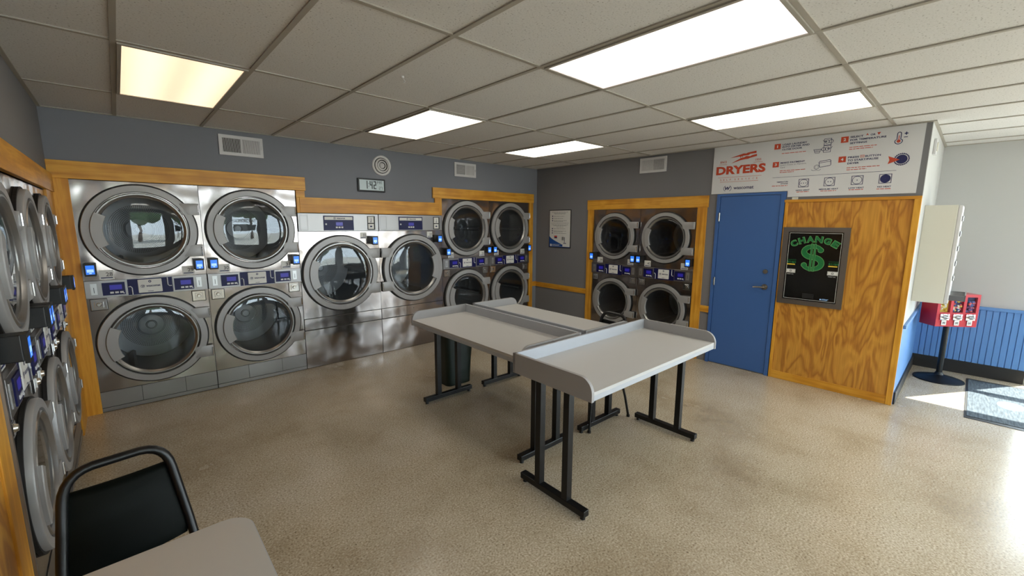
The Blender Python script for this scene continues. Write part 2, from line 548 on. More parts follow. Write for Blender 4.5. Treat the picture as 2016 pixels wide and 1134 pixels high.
# back wall (openings where the dryers stand)
w = MB()
w.box(0, W+0.1, 0, 0.1, 2.10, H)
w.box(1.90, 3.74, 0, 0.1, 1.86, 2.10)
w.box(5.54, W+0.1, 0, 0.1, 0, 2.10)
w.box(-0.1, 0.09, 0, 0.1, 0, 2.10)
struct('wall_back', w, M['wall_blue'])
w = MB()
w.box(-0.1, 0, YF, 0.1, 1.99, H); w.box(-0.1, 0, -0.45, 0.1, 0, 1.99); w.box(-0.1, 0, YF, -2.90, 0, 1.99)
struct('wall_left', w, M['wall_grey'])
w = MB()
w.box(W, W+0.1, -4.796, 0.1, 2.0, H); w.box(W, W+0.1, -1.17, 0.1, 0, 2.0); w.box(W, W+0.1, -4.796, -2.83, 0, 2.0)
struct('wall_right', w, M['wall_grey'])
# return wall of the lobby, white over blue, and the lobby's far wall
struct('wall_return', MB().box(W+0.0005, XR+0.1, -4.8, -4.7965, 0.78, H).box(W+0.101, XR+0.1, -4.7965, -4.7, 0.78, H), M['wall_white'])
struct('wall_return_lower', MB().box(W+0.0005, XR+0.1, -4.8, -4.7965, 0, 0.78).box(W+0.101, XR+0.1, -4.7965, -4.7, 0, 0.78), M['wain'])
w = MB(); w.box(XR, XR+0.1, -5.70, -4.7, 0.78, H); w.box(XR, XR+0.1, YF, -5.70, 2.12, H); w.box(XR, XR+0.1, -9.0, -8.75, 0, 2.12)
struct('wall_lobby', w, M['wall_white'])
w = MB(); w.box(XR, XR+0.1, -5.70, -4.7, 0, 0.78)
y = -4.80
while y > -5.70:                       # beadboard grooves as raised strips
    y2 = max(y-0.043, -5.70); w.box(XR-0.010, XR, y2, y, 0.15, 0.775); y -= 0.050
struct('wall_lobby_wainscot', w, M['wain'])
struct('trim_1', MB().box(XR-0.028, XR, -5.70, -4.8, 0.775, 0.81, 0.004), M['wain'])
struct('trim_2', MB().box(W+0.02, XR, -4.822, -4.8, 0.75, 0.785, 0.004), M['wain'])
struct('baseboard_lobby', MB().box(XR-0.020, XR, -5.70, -4.8, 0, 0.15, 0.003), M['basebd'])
struct('baseboard_return', MB().box(W+0.03, XR, -4.816, -4.8, 0, 0.12, 0.003), M['basebd'])
# unseen walls added behind the dryers to stop sun leaking through gaps
struct('wall_sun_block', MB().box(-1.2, -1.1, YF, 1.2, 0, H).box(-1.2, 6.9, 1.1, 1.2, 0, H).box(6.8, 6.9, -4.7, 1.2, 0, H), M['casing'])
# front wall behind the camera with its windows
w = MB()
w.box(-0.1, XR+0.1, YF-0.12, YF, 2.45, H); w.box(-0.1, XR+0.1, YF-0.12, YF, 0, 0.55)
piers = [(-0.1, 0.35), (1.75, 2.15), (3.55, 3.95), (5.35, 5.75), (7.15, 7.6)]
for a, b in piers: w.box(a, b, YF-0.12, YF, 0.55, 2.45)
struct('wall_front', w, M['wall_grey'])
for k in range(4):
    a, b = piers[k][1], piers[k+1][0]
    f = MB(); f.box(a, b, YF-0.07, YF-0.03, 0.55, 0.60); f.box(a, b, YF-0.07, YF-0.03, 2.4, 2.45)
    f.box(a, a+0.05, YF-0.07, YF-0.03, 0.6, 2.4); f.box(b-0.05, b, YF-0.07, YF-0.03, 0.6, 2.4)
    fo = struct('window_%d' % (k+1), f, M['alu'])
    MB().box(a+0.05, b-0.05, YF-0.055, YF-0.049, 0.6, 2.4).build('pane', M['pane'], fo)
# lobby glazing: door then window
f = MB()
f.box(XR+0.0, XR+0.05, -5.715, -5.70, 0, 2.12); f.box(XR+0.02, XR+0.07, -6.80, -6.74, 0, 2.12); f.box(XR+0.02, XR+0.07, -8.75, -6.80, 2.06, 2.12)
f.box(XR+0.02, XR+0.07, -8.75, -6.80, 0, 0.10); f.box(XR+0.02, XR+0.07, -6.74, -5.715, 2.06, 2.12); f.box(XR+0.02, XR+0.07, -8.75, -8.70, 0.1, 2.06)
fo = struct('window_5', f, M['alu'])
MB().box(XR+0.040, XR+0.046, -8.70, -6.80, 0.10, 2.06).build('pane', M['pane'], fo)
f = MB()
f.box(XR+0.01, XR+0.045, -5.745, -5.718, 0.01, 2.05); f.box(XR+0.03, XR+0.065, -6.735, -6.65, 0.01, 2.05)
f.box(XR+0.03, XR+0.065, -6.65, -5.745, 0.01, 0.14); f.box(XR+0.03, XR+0.065, -6.65, -5.745, 1.96, 2.05)
f.box(XR+0.03, XR+0.065, -6.65, -5.745, 0.93, 1.03)
do = struct('door_2', f, M['alu'])
MB().box(XR+0.045, XR+0.051, -6.65, -5.745, 0.14, 0.93).box(XR+0.045, XR+0.051, -6.65, -5.745, 1.03, 1.96).build('pane', M['pane'], do)
MB().tube([(XR+0.03, -5.87, 0.98), (XR-0.03, -5.88, 0.98), (XR-0.03, -6.62, 0.98), (XR+0.03, -6.63, 0.98)], 0.014).build('push_bar', M['alu'], do)
# daylight portals in the glazed openings guide the sky light indoors
def portal(loc, rot, sx, sy):
    d = bpy.data.lights.new('daylight_portal', 'AREA'); d.shape = 'RECTANGLE'; d.size = sx; d.size_y = sy
    d.cycles.is_portal = True
    o = bpy.data.objects.new('daylight_portal', d); COL.objects.link(o); o.location = loc; o.rotation_euler = rot
for k in range(4):
    a, b = piers[k][1], piers[k+1][0]
    portal(((a+b)/2, YF-0.10, 1.5), (PI/2, 0, 0), b-a, 1.9)
portal((XR+0.12, -7.22, 1.06), (0, PI/2, 0), 2.12, 3.1)
# outside
tag(MB().box(-30, 40, -45, 20, -0.16, -0.12).build('ground', M['concrete']), kind='structure')

# pine trim boards
def board(name, box, m, bev=0.003):
    o = MB().box(*box, bev).build(name, M[m]); o['kind'] = 'structure'; return o
D = -0.022
for i, (bx, m) in enumerate([
    ((0.0, 1.965, D-0.006, 0, 2.060, 2.205), 'wood_x'),
    ((0.0, 0.116, D, 0, 0, 2.060), 'wood_z'),
    ((1.862, 1.955, D, 0, 1.985, 2.060), 'wood_x'),
    ((1.862, 1.895, D, 0, 1.815, 1.985), 'wood_z'),
    ((1.895, 3.72, D, 0, 1.818, 1.988), 'wood_x'),
    ((3.72, 3.766, D, 0, 1.815, 2.050), 'wood_z'),
    ((3.655, 3.72, D, 0, 1.988, 2.050), 'wood_x'),
    ((3.622, 5.608, D-0.006, 0, 2.050, 2.195), 'wood_x'),
    ((5.512, 5.600, D, 0, 0, 2.050), 'wood_z'),
    ((5.600, W, -0.018, 0, 0.625, 0.705), 'wood_x'),
    ((W+D-0.006, W, -2.918, -1.102, 1.918, 2.060), 'wood_y'),
    ((W+D, W, -1.212, -1.110, 0, 1.918), 'wood_z'),
    ((W+D, W, -2.905, -2.790, 0, 1.918), 'wood_z'),
    ((W-0.018, W, -1.110, -0.018, 0.620, 0.700), 'wood_y'),
    ((W-0.018, W, -3.020, -2.905, 0.625, 0.705), 'wood_y'),
    ((0, -D+0.006, -3.60, -0.030, 1.945, 2.090), 'wood_y'),
    ((0, 0.018, -0.470, -0.030, 0, 1.945), 'wood_z'),
    ((0, -D, -3.08, -2.925, 0, 1.945), 'wood_z')]):
    board('trim_%d' % (i+3), bx, m)
o = MB().box(0, 0.014, -4.2, -3.08, 0, 1.945).build('trim_30', M['ply']); o['kind'] = 'structure'
o = MB().box(0, 0.03, -2.925, -2.905, 0, 1.945).build('trim_31', M['steel_dull']); o['kind'] = 'structure'
# plywood panel around the change machine, with its edge boards
o = MB().box(W-0.012, W, -4.76, -3.765, 0.085, 1.95).build('trim_32', M['ply']); o['kind'] = 'structure'
board('trim_33', (W-0.026, W, -4.800, -3.727, 1.950, 1.978), 'wood_y')
board('trim_34', (W-0.022, W, -3.765, -3.727, 0, 1.950), 'wood_z')
board('trim_35', (W-0.026, W, -4.800, -4.752, 0, 1.950), 'wood_z')
board('trim_36', (W-0.022, W, -4.752, -3.765, 0, 0.085), 'wood_y')

# blue steel door and frame
f = MB(); f.box(W-0.022, W+0.0, -3.054, -3.018, 0, 2.066); f.box(W-0.022, W, -3.737, -3.690, 0, 2.066); f.box(W-0.022, W, -3.690, -3.054, 2.040, 2.066)
fo = struct('door_1', f, M['door_blue'])
slab = MB().box(W-0.012, W-0.002, -3.686, -3.058, 0.012, 2.036, 0.002).build('door_slab', M['door_blue'], fo)
for z in (1.80, 1.03, 0.25):
    MB().cyl((W-0.020, -3.056, z-0.05), (W-0.020, -3.056, z+0.05), 0.009, n=10).build('hinge', M['nickel'], fo)
k = MB(); k.cyl((W-0.012, -3.613, 1.018), (W-0.024, -3.613, 1.018), 0.032); k.cyl((W-0.024, -3.613, 1.018), (W-0.062, -3.613, 1.018), 0.011)
k.tube([(W-0.060, -3.620, 1.018), (W-0.064, -3.59, 1.018), (W-0.060, -3.545, 1.016), (W-0.056, -3.505, 1.010)], 0.009)
k.build('door_handle', M['nickel'], slab, 40)
MB().cyl((W-0.012, -3.607, 1.192), (W-0.026, -3.607, 1.192), 0.027, 0.024).cyl((W-0.026, -3.607, 1.192), (W-0.034, -3.607, 1.192), 0.014).build('deadbolt', M['nickel'], slab, 40)

# ------------------------------------------------------------------ ceiling lights
def ceiling_light(i, j, lens, label):
    x0, x1 = C0+i*T, C0+(i+1)*T
    y0, y1 = RA+j*2*T, RA+(j+1)*2*T
    cx, cy = (x0+x1)/2, (y0+y1)/2
    t = thing('ceiling_light', label, 'ceiling light', (cx, cy, H), 0, 'recessed ceiling lights')
    f = MB(); a, b, q = T/2-0.014, T-0.014, 0.018
    f.box(-a, -a+q, -b, b, -0.014, -0.002); f.box(a-q, a, -b, b, -0.014, -0.002); f.box(-a+q, a-q, -b, -b+q, -0.014, -0.002); f.box(-a+q, a-q, b-q, b, -0.014, -0.002)
    f.build('frame', M['tee'], t)
    MB().box(-a+q, a-q, -b+q, b-q, -0.009, -0.002).build('lens', M[lens], t)
ceiling_light(0, 0, 'lens_warm', 'warm amber ceiling light panel, nearest the left wall')
ceiling_light(3, 0, 'lens_soft', 'square-looking white ceiling light over the big middle dryers, near the clock')
ceiling_light(6, 0, 'lens_soft', 'small far ceiling light panel near the back right corner')
ceiling_light(3, -2, 'lens_white', 'largest bright ribbed ceiling light at top right above the front folding table')
ceiling_light(6, -2, 'lens_soft', 'long thin yellowish ceiling light just in front of the white dryers sign')
for i, j in ((0, -4), (3, -4), (6, -4)):
    ceiling_light(i, j, 'lens_soft', 'ceiling light panel behind the camera, seen only in reflections')

# wall registers
def register(label, loc, rz, dark_left, grid_type):
    t = thing('air_vent', label, 'air vent', loc, rz, 'white wall vents')
    f = MB(); f.box(0, 0.385, -0.012, 0, 0, 0.030); f.box(0, 0.385, -0.012, 0, 0.165, 0.195); f.box(0, 0.03, -0.012, 0, 0.03, 0.165)
    f.box(0.355, 0.385, -0.012, 0, 0.03, 0.165); f.box(0.186, 0.198, -0.012, 0, 0.03, 0.165)
    f.build('frame', M['white_metal'], t)
    MB().quad(0.03, 0.355, 0.03, 0.165, -0.001).build('duct', M['void'], t)
    halves = ((0.03, 0.186), (0.198, 0.355))
    for h, (a, b) in enumerate(halves):
        dark = (h == 0) == dark_left
        s = MB(); n = 15
        for k in range(n):
            x = a + (b-a)*(k+0.5)/n; wd = 0.0022 if dark else 0.0042
            s.box(x-wd, x+wd*0.6, -0.010, -0.002, 0.03, 0.165)
        if dark and grid_type:
            for k in range(7):
                z = 0.03 + 0.135*(k+0.5)/7; s.box(a, b, -0.011, -0.004, z-0.0015, z+0.0015)
        s.build('louvre', M['white_metal'], t)
    MB().box(0.368, 0.374, -0.020, -0.010, 0.085, 0.115).build('lever', M['white_metal'], t)
register('white slatted vent on the blue-grey wall above the leftmost dryers', (1.192, 0, 2.372), 0, True, False)
register('white vent high on the back wall over the right-hand stacked dryers', (4.00, 0, 2.376), 0, True, True)
register('white vent on the grey right wall above the stacked dryers, left of the sign', (W, -1.955, 2.392), -PI/2, False, True)
# round vent
t = thing('round_vent', 'round white ringed ceiling-style vent on the wall above the clock', 'air vent', (2.895, 0, 2.418))
MB().lathe(0, 0, [(0.125, 0.0), (0.125, -0.006), (0.118, -0.014), (0.100, -0.010), (0.096, -0.002)]).build('frame', M['white_metal'], t, 40)
MB().disc(0, 0, 0.10, -0.002).build('duct', M['void'], t)
for r in (0.090, 0.062):
    MB().lathe(0, 0, [(r, -0.004), (r-0.004, -0.020), (r-0.020, -0.028), (r-0.022, -0.024), (r-0.008, -0.014)]).build('ring_cone', M['white_metal'], t, 40)
MB().lathe(0, 0, [(0.034, -0.006), (0.032, -0.020), (0.018, -0.030), (0.0005, -0.032)]).build('centre_cone', M['white_metal'], t, 40)

# digital clock
t = thing('digital_clock', 'black framed digital wall clock showing 1:42 FRI', 'clock', (2.568, 0, 2.088), 0)
MB().box(0, 0.355, -0.025, 0, 0, 0.158, 0.005).build('case', M['black'], t)
MB().quad(0.020, 0.335, 0.018, 0.142, -0.0258).build('screen', M['lcd_grey'], t)
p = MB(); yy = -0.0265
def seg_digit(p, x, z, wd, h, segs, th):
    pos = {'a': (x, x+wd, z+h-th, z+h), 'd': (x, x+wd, z, z+th), 'g': (x, x+wd, z+h/2-th/2, z+h/2+th/2),
           'f': (x, x+th, z+h/2, z+h), 'e': (x, x+th, z, z+h/2), 'b': (x+wd-th, x+wd, z+h/2, z+h), 'c': (x+wd-th, x+wd, z, z+h/2)}
    for k, sg in enumerate(segs):
        a = pos[sg]; p.quad(a[0], a[1], a[2], a[3], yy - 0.0001*k)
seg_digit(p, 0.092, 0.035, 0.03, 0.095, 'bc', 0.012)
seg_digit(p, 0.150, 0.035, 0.036, 0.095, 'fgbc', 0.012)
seg_digit(p, 0.198, 0.035, 0.036, 0.095, 'abged', 0.012)
p.quad(0.134, 0.142, 0.060, 0.069, yy); p.quad(0.134, 0.142, 0.095, 0.104, yy)
seg_digit(p, 0.250, 0.100, 0.018, 0.034, 'afeg', 0.005)
seg_digit(p, 0.275, 0.100, 0.018, 0.034, 'afebgc', 0.005)
p.quad(0.305, 0.309, 0.100, 0.134, yy); p.quad(0.299, 0.315, 0.130, 0.134, yy-.0003)
seg_digit(p, 0.270, 0.030, 0.018, 0.036, 'abged', 0.004)
seg_digit(p, 0.295, 0.030, 0.018, 0.036, 'abc', 0.004)
p.build('digits', M['seg'], t)

# hook on the ceiling
p = MB(); p.cyl((0, 0, 0), (0, 0, -0.012), 0.010, n=12); p.tube([(0, 0, -0.01), (0.012, 0, -0.018), (0.016, 0, -0.03), (0.004, 0, -0.038)], 0.002, 6)
tag(p.build('ceiling_hook', M['white_metal'], loc=None), 'tiny white hook screwed into a ceiling tile near the warm light', 'hook').location = (1.78, -2.62, H)

# ------------------------------------------------------------------ dryers
def tri_lettering(b, x0, x1, z0, z1, y):
    """the maker's mark: ringed letter and word"""
    h = z1-z0; cx = x0+h*0.75
    b.circle(cx, (z0+z1)/2, h*0.50, h*0.10, y, 20, 0.6, 2*PI-0.6)
    b.text('W', cx-h*0.34, cx+h*0.62, z0+h*0.18, z1-h*0.12, y, 0.03)
    b.text('wascomat', cx+h*0.95, x1, z0+h*0.2, z1-h*0.1, y, 0.02)

def dryer_door(par, w, cx, zc, R, hinge_right=True, deep=0.80):
    """door, gasket, drum of one dryer; local x to the right, front faces -y"""
    mir = not hinge_right
    cxx = w-cx if mir else cx
    hx = w-0.012-cxx if True else 0
    def fin(b):
        return b.mirror_x(w) if mir else b
    # gasket: dark line round the door
    g = MB(); g.lathe(cxx, zc, [(R-0.01, -0.003), (R+0.012, -0.003), (R+0.012, -0.018), (R-0.01, -0.018)], n=72)
    # door frame
    d = MB()
    d.lathe(cxx, zc, [(R, -0.014), (R, -0.036), (R-0.004, -0.042), (R*0.862, -0.0435), (R*0.85, -0.034), (R*0.85, -0.014)], n=80)
    x0 = cxx + R*0.70
    for za, zb in ((0.36*R, 0.63*R), (-0.63*R, -0.35*R)):
        d.box(x0, cxx+hx, -0.0428, -0.014, zc+za, zc+zb, 0.003)
    door = fin(d).build('door', M['ring'], par, 35)
    fin(g).build('door_seal', M['gasket'], door)
    c = MB()
    c.lathe(cxx, zc, [(R*0.832, -0.012), (R*0.832, -0.036), (R*0.815, -0.046), (R*0.79, -0.046), (R*0.765, -0.036), (R*0.745, -0.030), (R*0.735, -0.006)], n=80)
    fin(c).build('bezel', M['bezel'], door, 35)
    gl = MB()
    rr = R*0.742
    gl.lathe(cxx, zc, [(rr, -0.026), (rr*0.96, -0.028), (rr*0.8, -0.0305), (rr*0.55, -0.033), (rr*0.25, -0.0345), (0.0005, -0.035)], n=64)
    fin(gl).build('door_glass', M['glass'], door, 60)
    pd = MB()
    pd.lathe(cxx, zc, [(R*0.855, -0.040), (R*0.855, -0.056), (R*0.845, -0.060), (R*0.66, -0.060), (R*0.65, -0.056), (R*0.65, -0.036)], math.radians(152), math.radians(207), 20)
    fin(pd).build('door_pull', M['ring'], door, 35)
    hxx = cxx+hx
    for za, zb in ((0.42*R, 0.60*R), (-0.60*R, -0.40*R)):
        fin(MB().cyl((hxx-0.006, -0.046, zc+za), (hxx-0.006, -0.046, zc+zb), 0.006, n=8)).build('hinge', M['chrome'], door, 40)
    # drum
    dr = MB()
    dr.lathe(cxx, zc, [(R*0.80, -0.002), (R*0.80, 0.05), (R*0.92, 0.07), (R*0.92, deep-0.02), (R*0.90, deep)], n=56)
    for k in range(3):
        a = PI/2 + 0.5 + k*2*PI/3
        q = MB(); 
        ca, sa = math.cos(a), math.sin(a)
        r0, r1, hw = R*0.78, R*0.92, 0.03
        pts = [(cxx+r1*ca-hw*sa, zc+r1*sa+hw*ca), (cxx+r0*ca-0.012*sa, zc+r0*sa+0.012*ca), (cxx+r0*ca+0.012*sa, zc+r0*sa-0.012*ca), (cxx+r1*ca+hw*sa, zc+r1*sa-hw*ca)]
        dr.prism(pts, 0.10, deep-0.01)
    drum = fin(dr).build('drum', M['drum_wall'], par, 35)
    bx = (w-cxx) if mir else cxx
    bk = MB(); bk.lathe(bx, zc, [(R*0.905, deep), (R*0.30, deep-0.03), (R*0.22, deep-0.045), (0.0005, deep-0.045)], n=56)
    bk.build('drum_back', M['perf'], drum, 35, loc=(bx, 0, zc))
    hb = MB(); hb.lathe(0, 0, [(0.115, 0.0), (0.105, -0.012), (0.05, -0.022), (0.046, -0.020), (0.042, -0.040), (0.0005, -0.042)], n=36)
    o = hb.build('drum_hub', M['drum'], drum, 35); o.location = (bx, deep-0.045, zc)
    rg = MB(); rg.lathe(0, 0, [(0.046, -0.021), (0.046, -0.034), (0.034, -0.043), (0.034, -0.021)], n=30)
    o = rg.build('hub_seal', M['gasket'], drum); o.location = (bx, deep-0.045, zc)
    return door

def reader(par, x, z, s=1.0):
    wd, h = 0.078*s, 0.105*s
    b = MB(); b.box(x, x+wd, -0.078, -0.001, z+0.004, z+h, 0.004)
    b.prism([(x+0.004, z-0.004), (x+wd-0.004, z-0.004), (x+wd, z+h), (x, z+h)], -0.078, -0.092)
    r = b.build('card_reader', M['black'], par)
    MB().quad(x+0.012, x+wd-0.012, z+0.012, z+h-0.016, -0.0927).build('screen', M['screen'], r)
    q = MB(); q.quad(x+0.018, x+wd-0.018, z+0.030, z+h-0.050, -0.0931); q.quad(x+wd/2-0.008, x+wd/2+0.008, z+0.017, z+0.026, -0.0931)
    q.build('screen_text', M['screen_txt'], r)

def number_plate(par, x, z, num, wd=0.096, h=0.082, y=-0.0035):
    b = MB(); b.box(x, x+wd, y, -0.0015, z, z+h, 0.001)
    o = b.build('number_plate', M['card'], par)
    if num:
        q = MB(); q.text(num, x+wd*0.46, x+wd*0.92, z+h*0.32, z+h*0.76, y-0.0006, 0.02)
        q.build('number', M['print_grey'], o, flat_print=True)
    MB().quad(x+wd*0.1, x+wd*0.9, z+h*0.12, z+h*0.22, y-0.0006).build('stripe', M['print'], o)

def control(par, x0, x1, z0, z1, lcd_left):
    """navy overlay with a small screen and three buttons"""
    o = MB().box(x0, x1, -0.030, -0.024, z0, z1).build('display', M['navy'], par)
    wd = x1-x0; a = x0+wd*0.32; b = x0+wd*0.86
    MB().quad(a, b, z0+(z1-z0)*0.42, z0+(z1-z0)*0.80, -0.0306).build('lcd', M['lcd'], o)
    for k in range(3):
        xx = a+(b-a)*(k*0.40)
        MB().box(xx, xx+0.024*wd/0.15, -0.033, -0.030, z0+0.014, z0+0.030).build('button', M['btn'], o)
    MB().cyl((x1-0.012, -0.030, z0+0.012), (x1-0.012, -0.034, z0+0.012), 0.005, n=8).build('button', M['btn'], o)

def stack_dryer(name, label, loc, rz, group, w, h, cx, R, zu, zl, bz0, bz1, kick, nums):
    t = thing(name, label, 'dryer', loc, rz, group)
    k = MB()
    k.box(0.004, w-0.004, 0.98, 0.99, 0, h); k.box(0.002, 0.012, 0.0, 0.98, 0, h); k.box(w-0.012, w-0.002, 0.0, 0.98, 0, h)
    k.box(0.012, w-0.012, 0.0, 0.98, h-0.012, h-0.002); k.box(0.012, w-0.012, 0.002, 0.98, 0.0, 0.012); k.box(0.012, w-0.012, 0.03, 0.98, bz0, bz1)
    k.build('cabinet', M['casing'], t)
    up = MB().holed(0.002, w-0.002, bz1, h-0.002, cx, zu, R*0.80, -0.002).build('upper_panel', M['steel'], t)
    lo = MB().holed(0.002, w-0.002, kick, bz0, cx, zl, R*0.80, -0.002).build('lower_panel', M['steel'], t)
    for z in (zu, zl):
        dryer_door(t, w, cx, z, R)
    s = w/0.873; hb = bz1-bz0; 
    band = MB()
    band.box(0.004, 0.275*s, -0.024, 0, bz0, bz1, 0.002); band.box(0.600*s, w-0.004, -0.024, 0, bz0, bz1, 0.002)
    band.box(0.275*s, 0.600*s, -0.014, 0, bz0, bz1)
    band = band.build('control_panel', M['steel_dull'], t)
    control(band, 0.112*s, 0.262*s, bz0+0.018, bz1-0.022, True)
    control(band, 0.611*s, 0.760*s, bz0+0.018, bz1-0.022, False)
    MB().box(0.279*s, 0.597*s, -0.018, -0.014, bz0+0.004, bz1-0.006).build('navy_strip', M['navy'], band)
    c = MB().box(0.350*s, 0.520*s, -0.024, -0.018, bz0+0.016, bz1-0.014, 0.004).build('maker_plate', M['card'], band)
    q = MB(); tri_lettering(q, 0.362*s, 0.508*s, (bz0+bz1)/2-0.013, (bz0+bz1)/2+0.013, -0.0248)
    q.circle(0.435*s, bz1-0.034, 0.008, 0.006, -0.0248, 12); q.quad(0.415*s, 0.455*s, bz0+0.026, bz0+0.030, -0.0248)
    q.build('maker_mark', M['print'], c, flat_print=True)
    MB().tube([(0.285*s, -0.022, bz0+hb*0.52), (0.297*s, -0.026, bz0+hb*0.55), (0.308*s, -0.022, bz0+hb*0.45), (0.308*s, -0.022, bz0+hb*0.05)], 0.004, 8).build('latch', M['btn'], band, 40)
    MB().tube([(0.563*s, -0.022, bz1-0.008), (0.563*s, -0.022, bz0+hb*0.50), (0.574*s, -0.024, bz0+hb*0.42), (0.590*s, -0.022, bz0+hb*0.42)], 0.004, 8).build('latch', M['btn'], band, 40)
    for x in (0.060*s, 0.803*s):
        MB().box(x-0.020, x+0.020, -0.0275, -0.024, bz0+0.030, bz1-0.025).build('coin_slot', M['alu'], band)
        MB().box(x-0.002, x+0.002, -0.0281, -0.0275, bz0+hb*0.30, bz0+hb*0.62).build('slot_opening', M['black'], band)
    for x in (0.078*s, 0.792*s):          # coin box lock plates under the band
        b = MB(); b.box(x-0.052*s, x+0.052*s, -0.010, -0.002, bz0-0.108*s, bz0-0.012, 0.002)
        b.box(x-0.030*s, x+0.030*s, -0.016, -0.010, bz0-0.088*s, bz0-0.032*s, 0.002)
        lk = b.build('coin_box', M['chrome'], t)
        MB().box(x-0.056*s, x+0.056*s, -0.004, -0.002, bz0-0.113*s, bz0-0.008).build('edge', M['gasket'], lk)
        MB().cyl((x, -0.016, bz0-0.060*s), (x, -0.026, bz0-0.060*s), 0.018, 0.013, 16).build('lock', M['nickel'], lk, 40)
    kp = MB()
    for a, b in ((0.003, w*0.325), (w*0.325+0.003, w*0.70), (w*0.70+0.003, w-0.003)):
        kp.box(a, b, -0.006, -0.001, 0.042, kick-0.004, 0.001)
    kp.box(0.003, w-0.003, -0.010, -0.001, 0.004, 0.038, 0.002); kp = kp.build('kick_panel', M['steel_dull'], t)
    MB().box(0.001, w-0.001, -0.001, 0.004, 0.002, kick).build('kick_backing', M['gasket'], kp)
    rx = 0.018 if w > 0.8 else 0.004
    for x, nx, n in ((rx, 0.104*s, nums[0]), (w-rx-0.080, 0.682*s, nums[1])):
        reader(t, x, bz1+0.052)
        number_plate(t, nx, bz1+0.006, n)
    return t

TALL = dict(w=0.873, h=2.058, cx=0.430, R=0.400, zu=1.630, zl=0.618, bz0=1.046, bz1=1.198, kick=0.19)
SMALL = dict(w=0.788, h=1.918, cx=0.384, R=0.332, zu=1.531, zl=0.586, bz0=0.972, bz1=1.126, kick=0.18)
for x, nums, lab in ((0.113, ('28', '29'), 'tall double stacked steel dryer numbered 28 and 29, beside the left corner post'),
                     (0.986, ('30', '31'), 'tall double stacked steel dryer numbered 30 and 31, left of the big single dryers'),
                     (3.766, ('34', '35'), 'tall double stacked dryer right of the big single dryers, numbered 34 and 35'),
                     (4.639, ('36', '37'), 'tall double stacked dryer at the right end of the back wall, numbered 36 and 37')):
    stack_dryer('stacked_dryer', lab, (x, 0, 0), 0, 'tall stacked dryers on the back wall', nums=nums, **TALL)
for y, nums, lab in ((-1.212, ('38', '39'), 'left stacked dryer on the grey right wall, beside the poster'),
                     (-2.001, ('40', '41'), 'right stacked dryer on the grey right wall, nearest the blue door')):
    stack_dryer('stacked_dryer', lab, (W, y, 0), -PI/2, 'stacked dryers on the right wall', nums=nums, **SMALL)
for y, lab in ((-1.262, 'stacked dryer on the left wall, farthest one next to the corner'),
               (-2.052, 'middle stacked dryer of three on the left wall'),
               (-2.842, 'stacked dryer on the left wall, nearest one beside the pine panel')):
    stack_dryer('stacked_dryer', lab, (0, y, 0.02), PI/2, 'stacked dryers on the left wall', nums=('', ''), **SMALL)

def big_dryer(label, loc, w, hinge_right, num):
    t = thing('single_dryer', label, 'dryer', loc, 0, 'big single dryers')
    h, zc, R = 1.812, 1.105, 0.446
    cx = 0.462 if hinge_right else w-0.462
    k = MB()
    k.box(0.004, w-0.004, 0.98, 0.99, 0, h); k.box(0.002, 0.012, 0.0, 0.98, 0, h); k.box(w-0.012, w-0.002, 0.0, 0.98, 0, h)
    k.box(0.012, w-0.012, 0.0, 0.98, h-0.012, h-0.002); k.box(0.012, w-0.012, 0.004, 0.98, 0.0, 0.012)
    k.build('cabinet', M['casing'], t)
    MB().holed(0.002, w-0.002, 0.598, 1.604, cx, zc, R*0.80, -0.002).build('front_panel', M['steel'], t)
    dryer_door(t, w, cx, zc, R, hinge_right, 0.82)
    b = MB().box(0.004, w-0.004, -0.020, 0.0, 1.608, h, 0.002).build('control_panel', M['steel_dull'], t)
    q = MB(); q.rectline(0.022, 0.106, 1.622, 1.786, 0.003, -0.0206); q.build('blank_cover_edge', M['print_grey'], b)
    o = MB().box(0.278, 0.632, -0.024, -0.020, 1.618, 1.788).build('display', M['navy'], b)
    MB().box(0.290, 0.620, -0.026, -0.024, 1.740, 1.776, 0.001).build('maker_strip', M['card'], o)
    q = MB(); tri_lettering(q, 0.385, 0.530, 1.745, 1.771, -0.0266); q.build('maker_mark', M['print'], o, flat_print=True)
    MB().quad(0.420, 0.500, 1.672, 1.712, -0.0248).build('lcd', M['lcd'], o)
    q = MB()
    for i in range(3): MB().box(0.416+i*0.032, 0.438+i*0.032, -0.027, -0.024, 1.644, 1.662).build('button', M['btn'], o)
    MB().cyl((0.305, -0.024, 1.690), (0.305, -0.028, 1.690), 0.010, n=12).build('button', M['btn'], o)
    c = MB(); c.box(0.806, 0.905, -0.023, -0.020, 1.620, 1.790); cb = c.build('coin_panel', M['black'], b)
    c = MB(); c.box(0.814, 0.886, -0.028, -0.023, 1.706, 1.782); c.build('coin_slot', M['card'], cb); MB().box(0.814, 0.886, -0.028, -0.023, 1.632, 1.694).build('price_card', M['card'], cb)
    q = MB(); q.quad(0.850, 0.855, 1.725, 1.765, -0.0286); q.circle(0.850, 1.722, 0.007, 0.004, -0.0286, 12); q.quad(0.836, 0.864, 1.655, 1.672, -0.0286)
    q.build('slot_opening', M['print'], cb)
    reader(t, 0.828, 1.440)
    number_plate(t, 0.712, 1.512, num, 0.084, 0.080)
    MB().box(0.003, w-0.003, -0.006, -0.001, 0.462, 0.592, 0.002).cyl((w/2, -0.006, 0.545), (w/2, -0.012, 0.545), 0.008, n=12).build('lint_drawer', M['steel'], t)
    MB().box(0.003, w-0.003, -0.003, 0.004, 0.004, 0.452, 0.001).build('lower_panel', M['steel'], t)
    MB().box(0.002, w-0.002, -0.0015, 0.003, 0.452, 0.600).build('drawer_gap', M['gasket'], t)
    return t
big_dryer('large single steel dryer numbered 32, left one of the two big ones', (1.861, 0, 0), 0.953, True, '32')
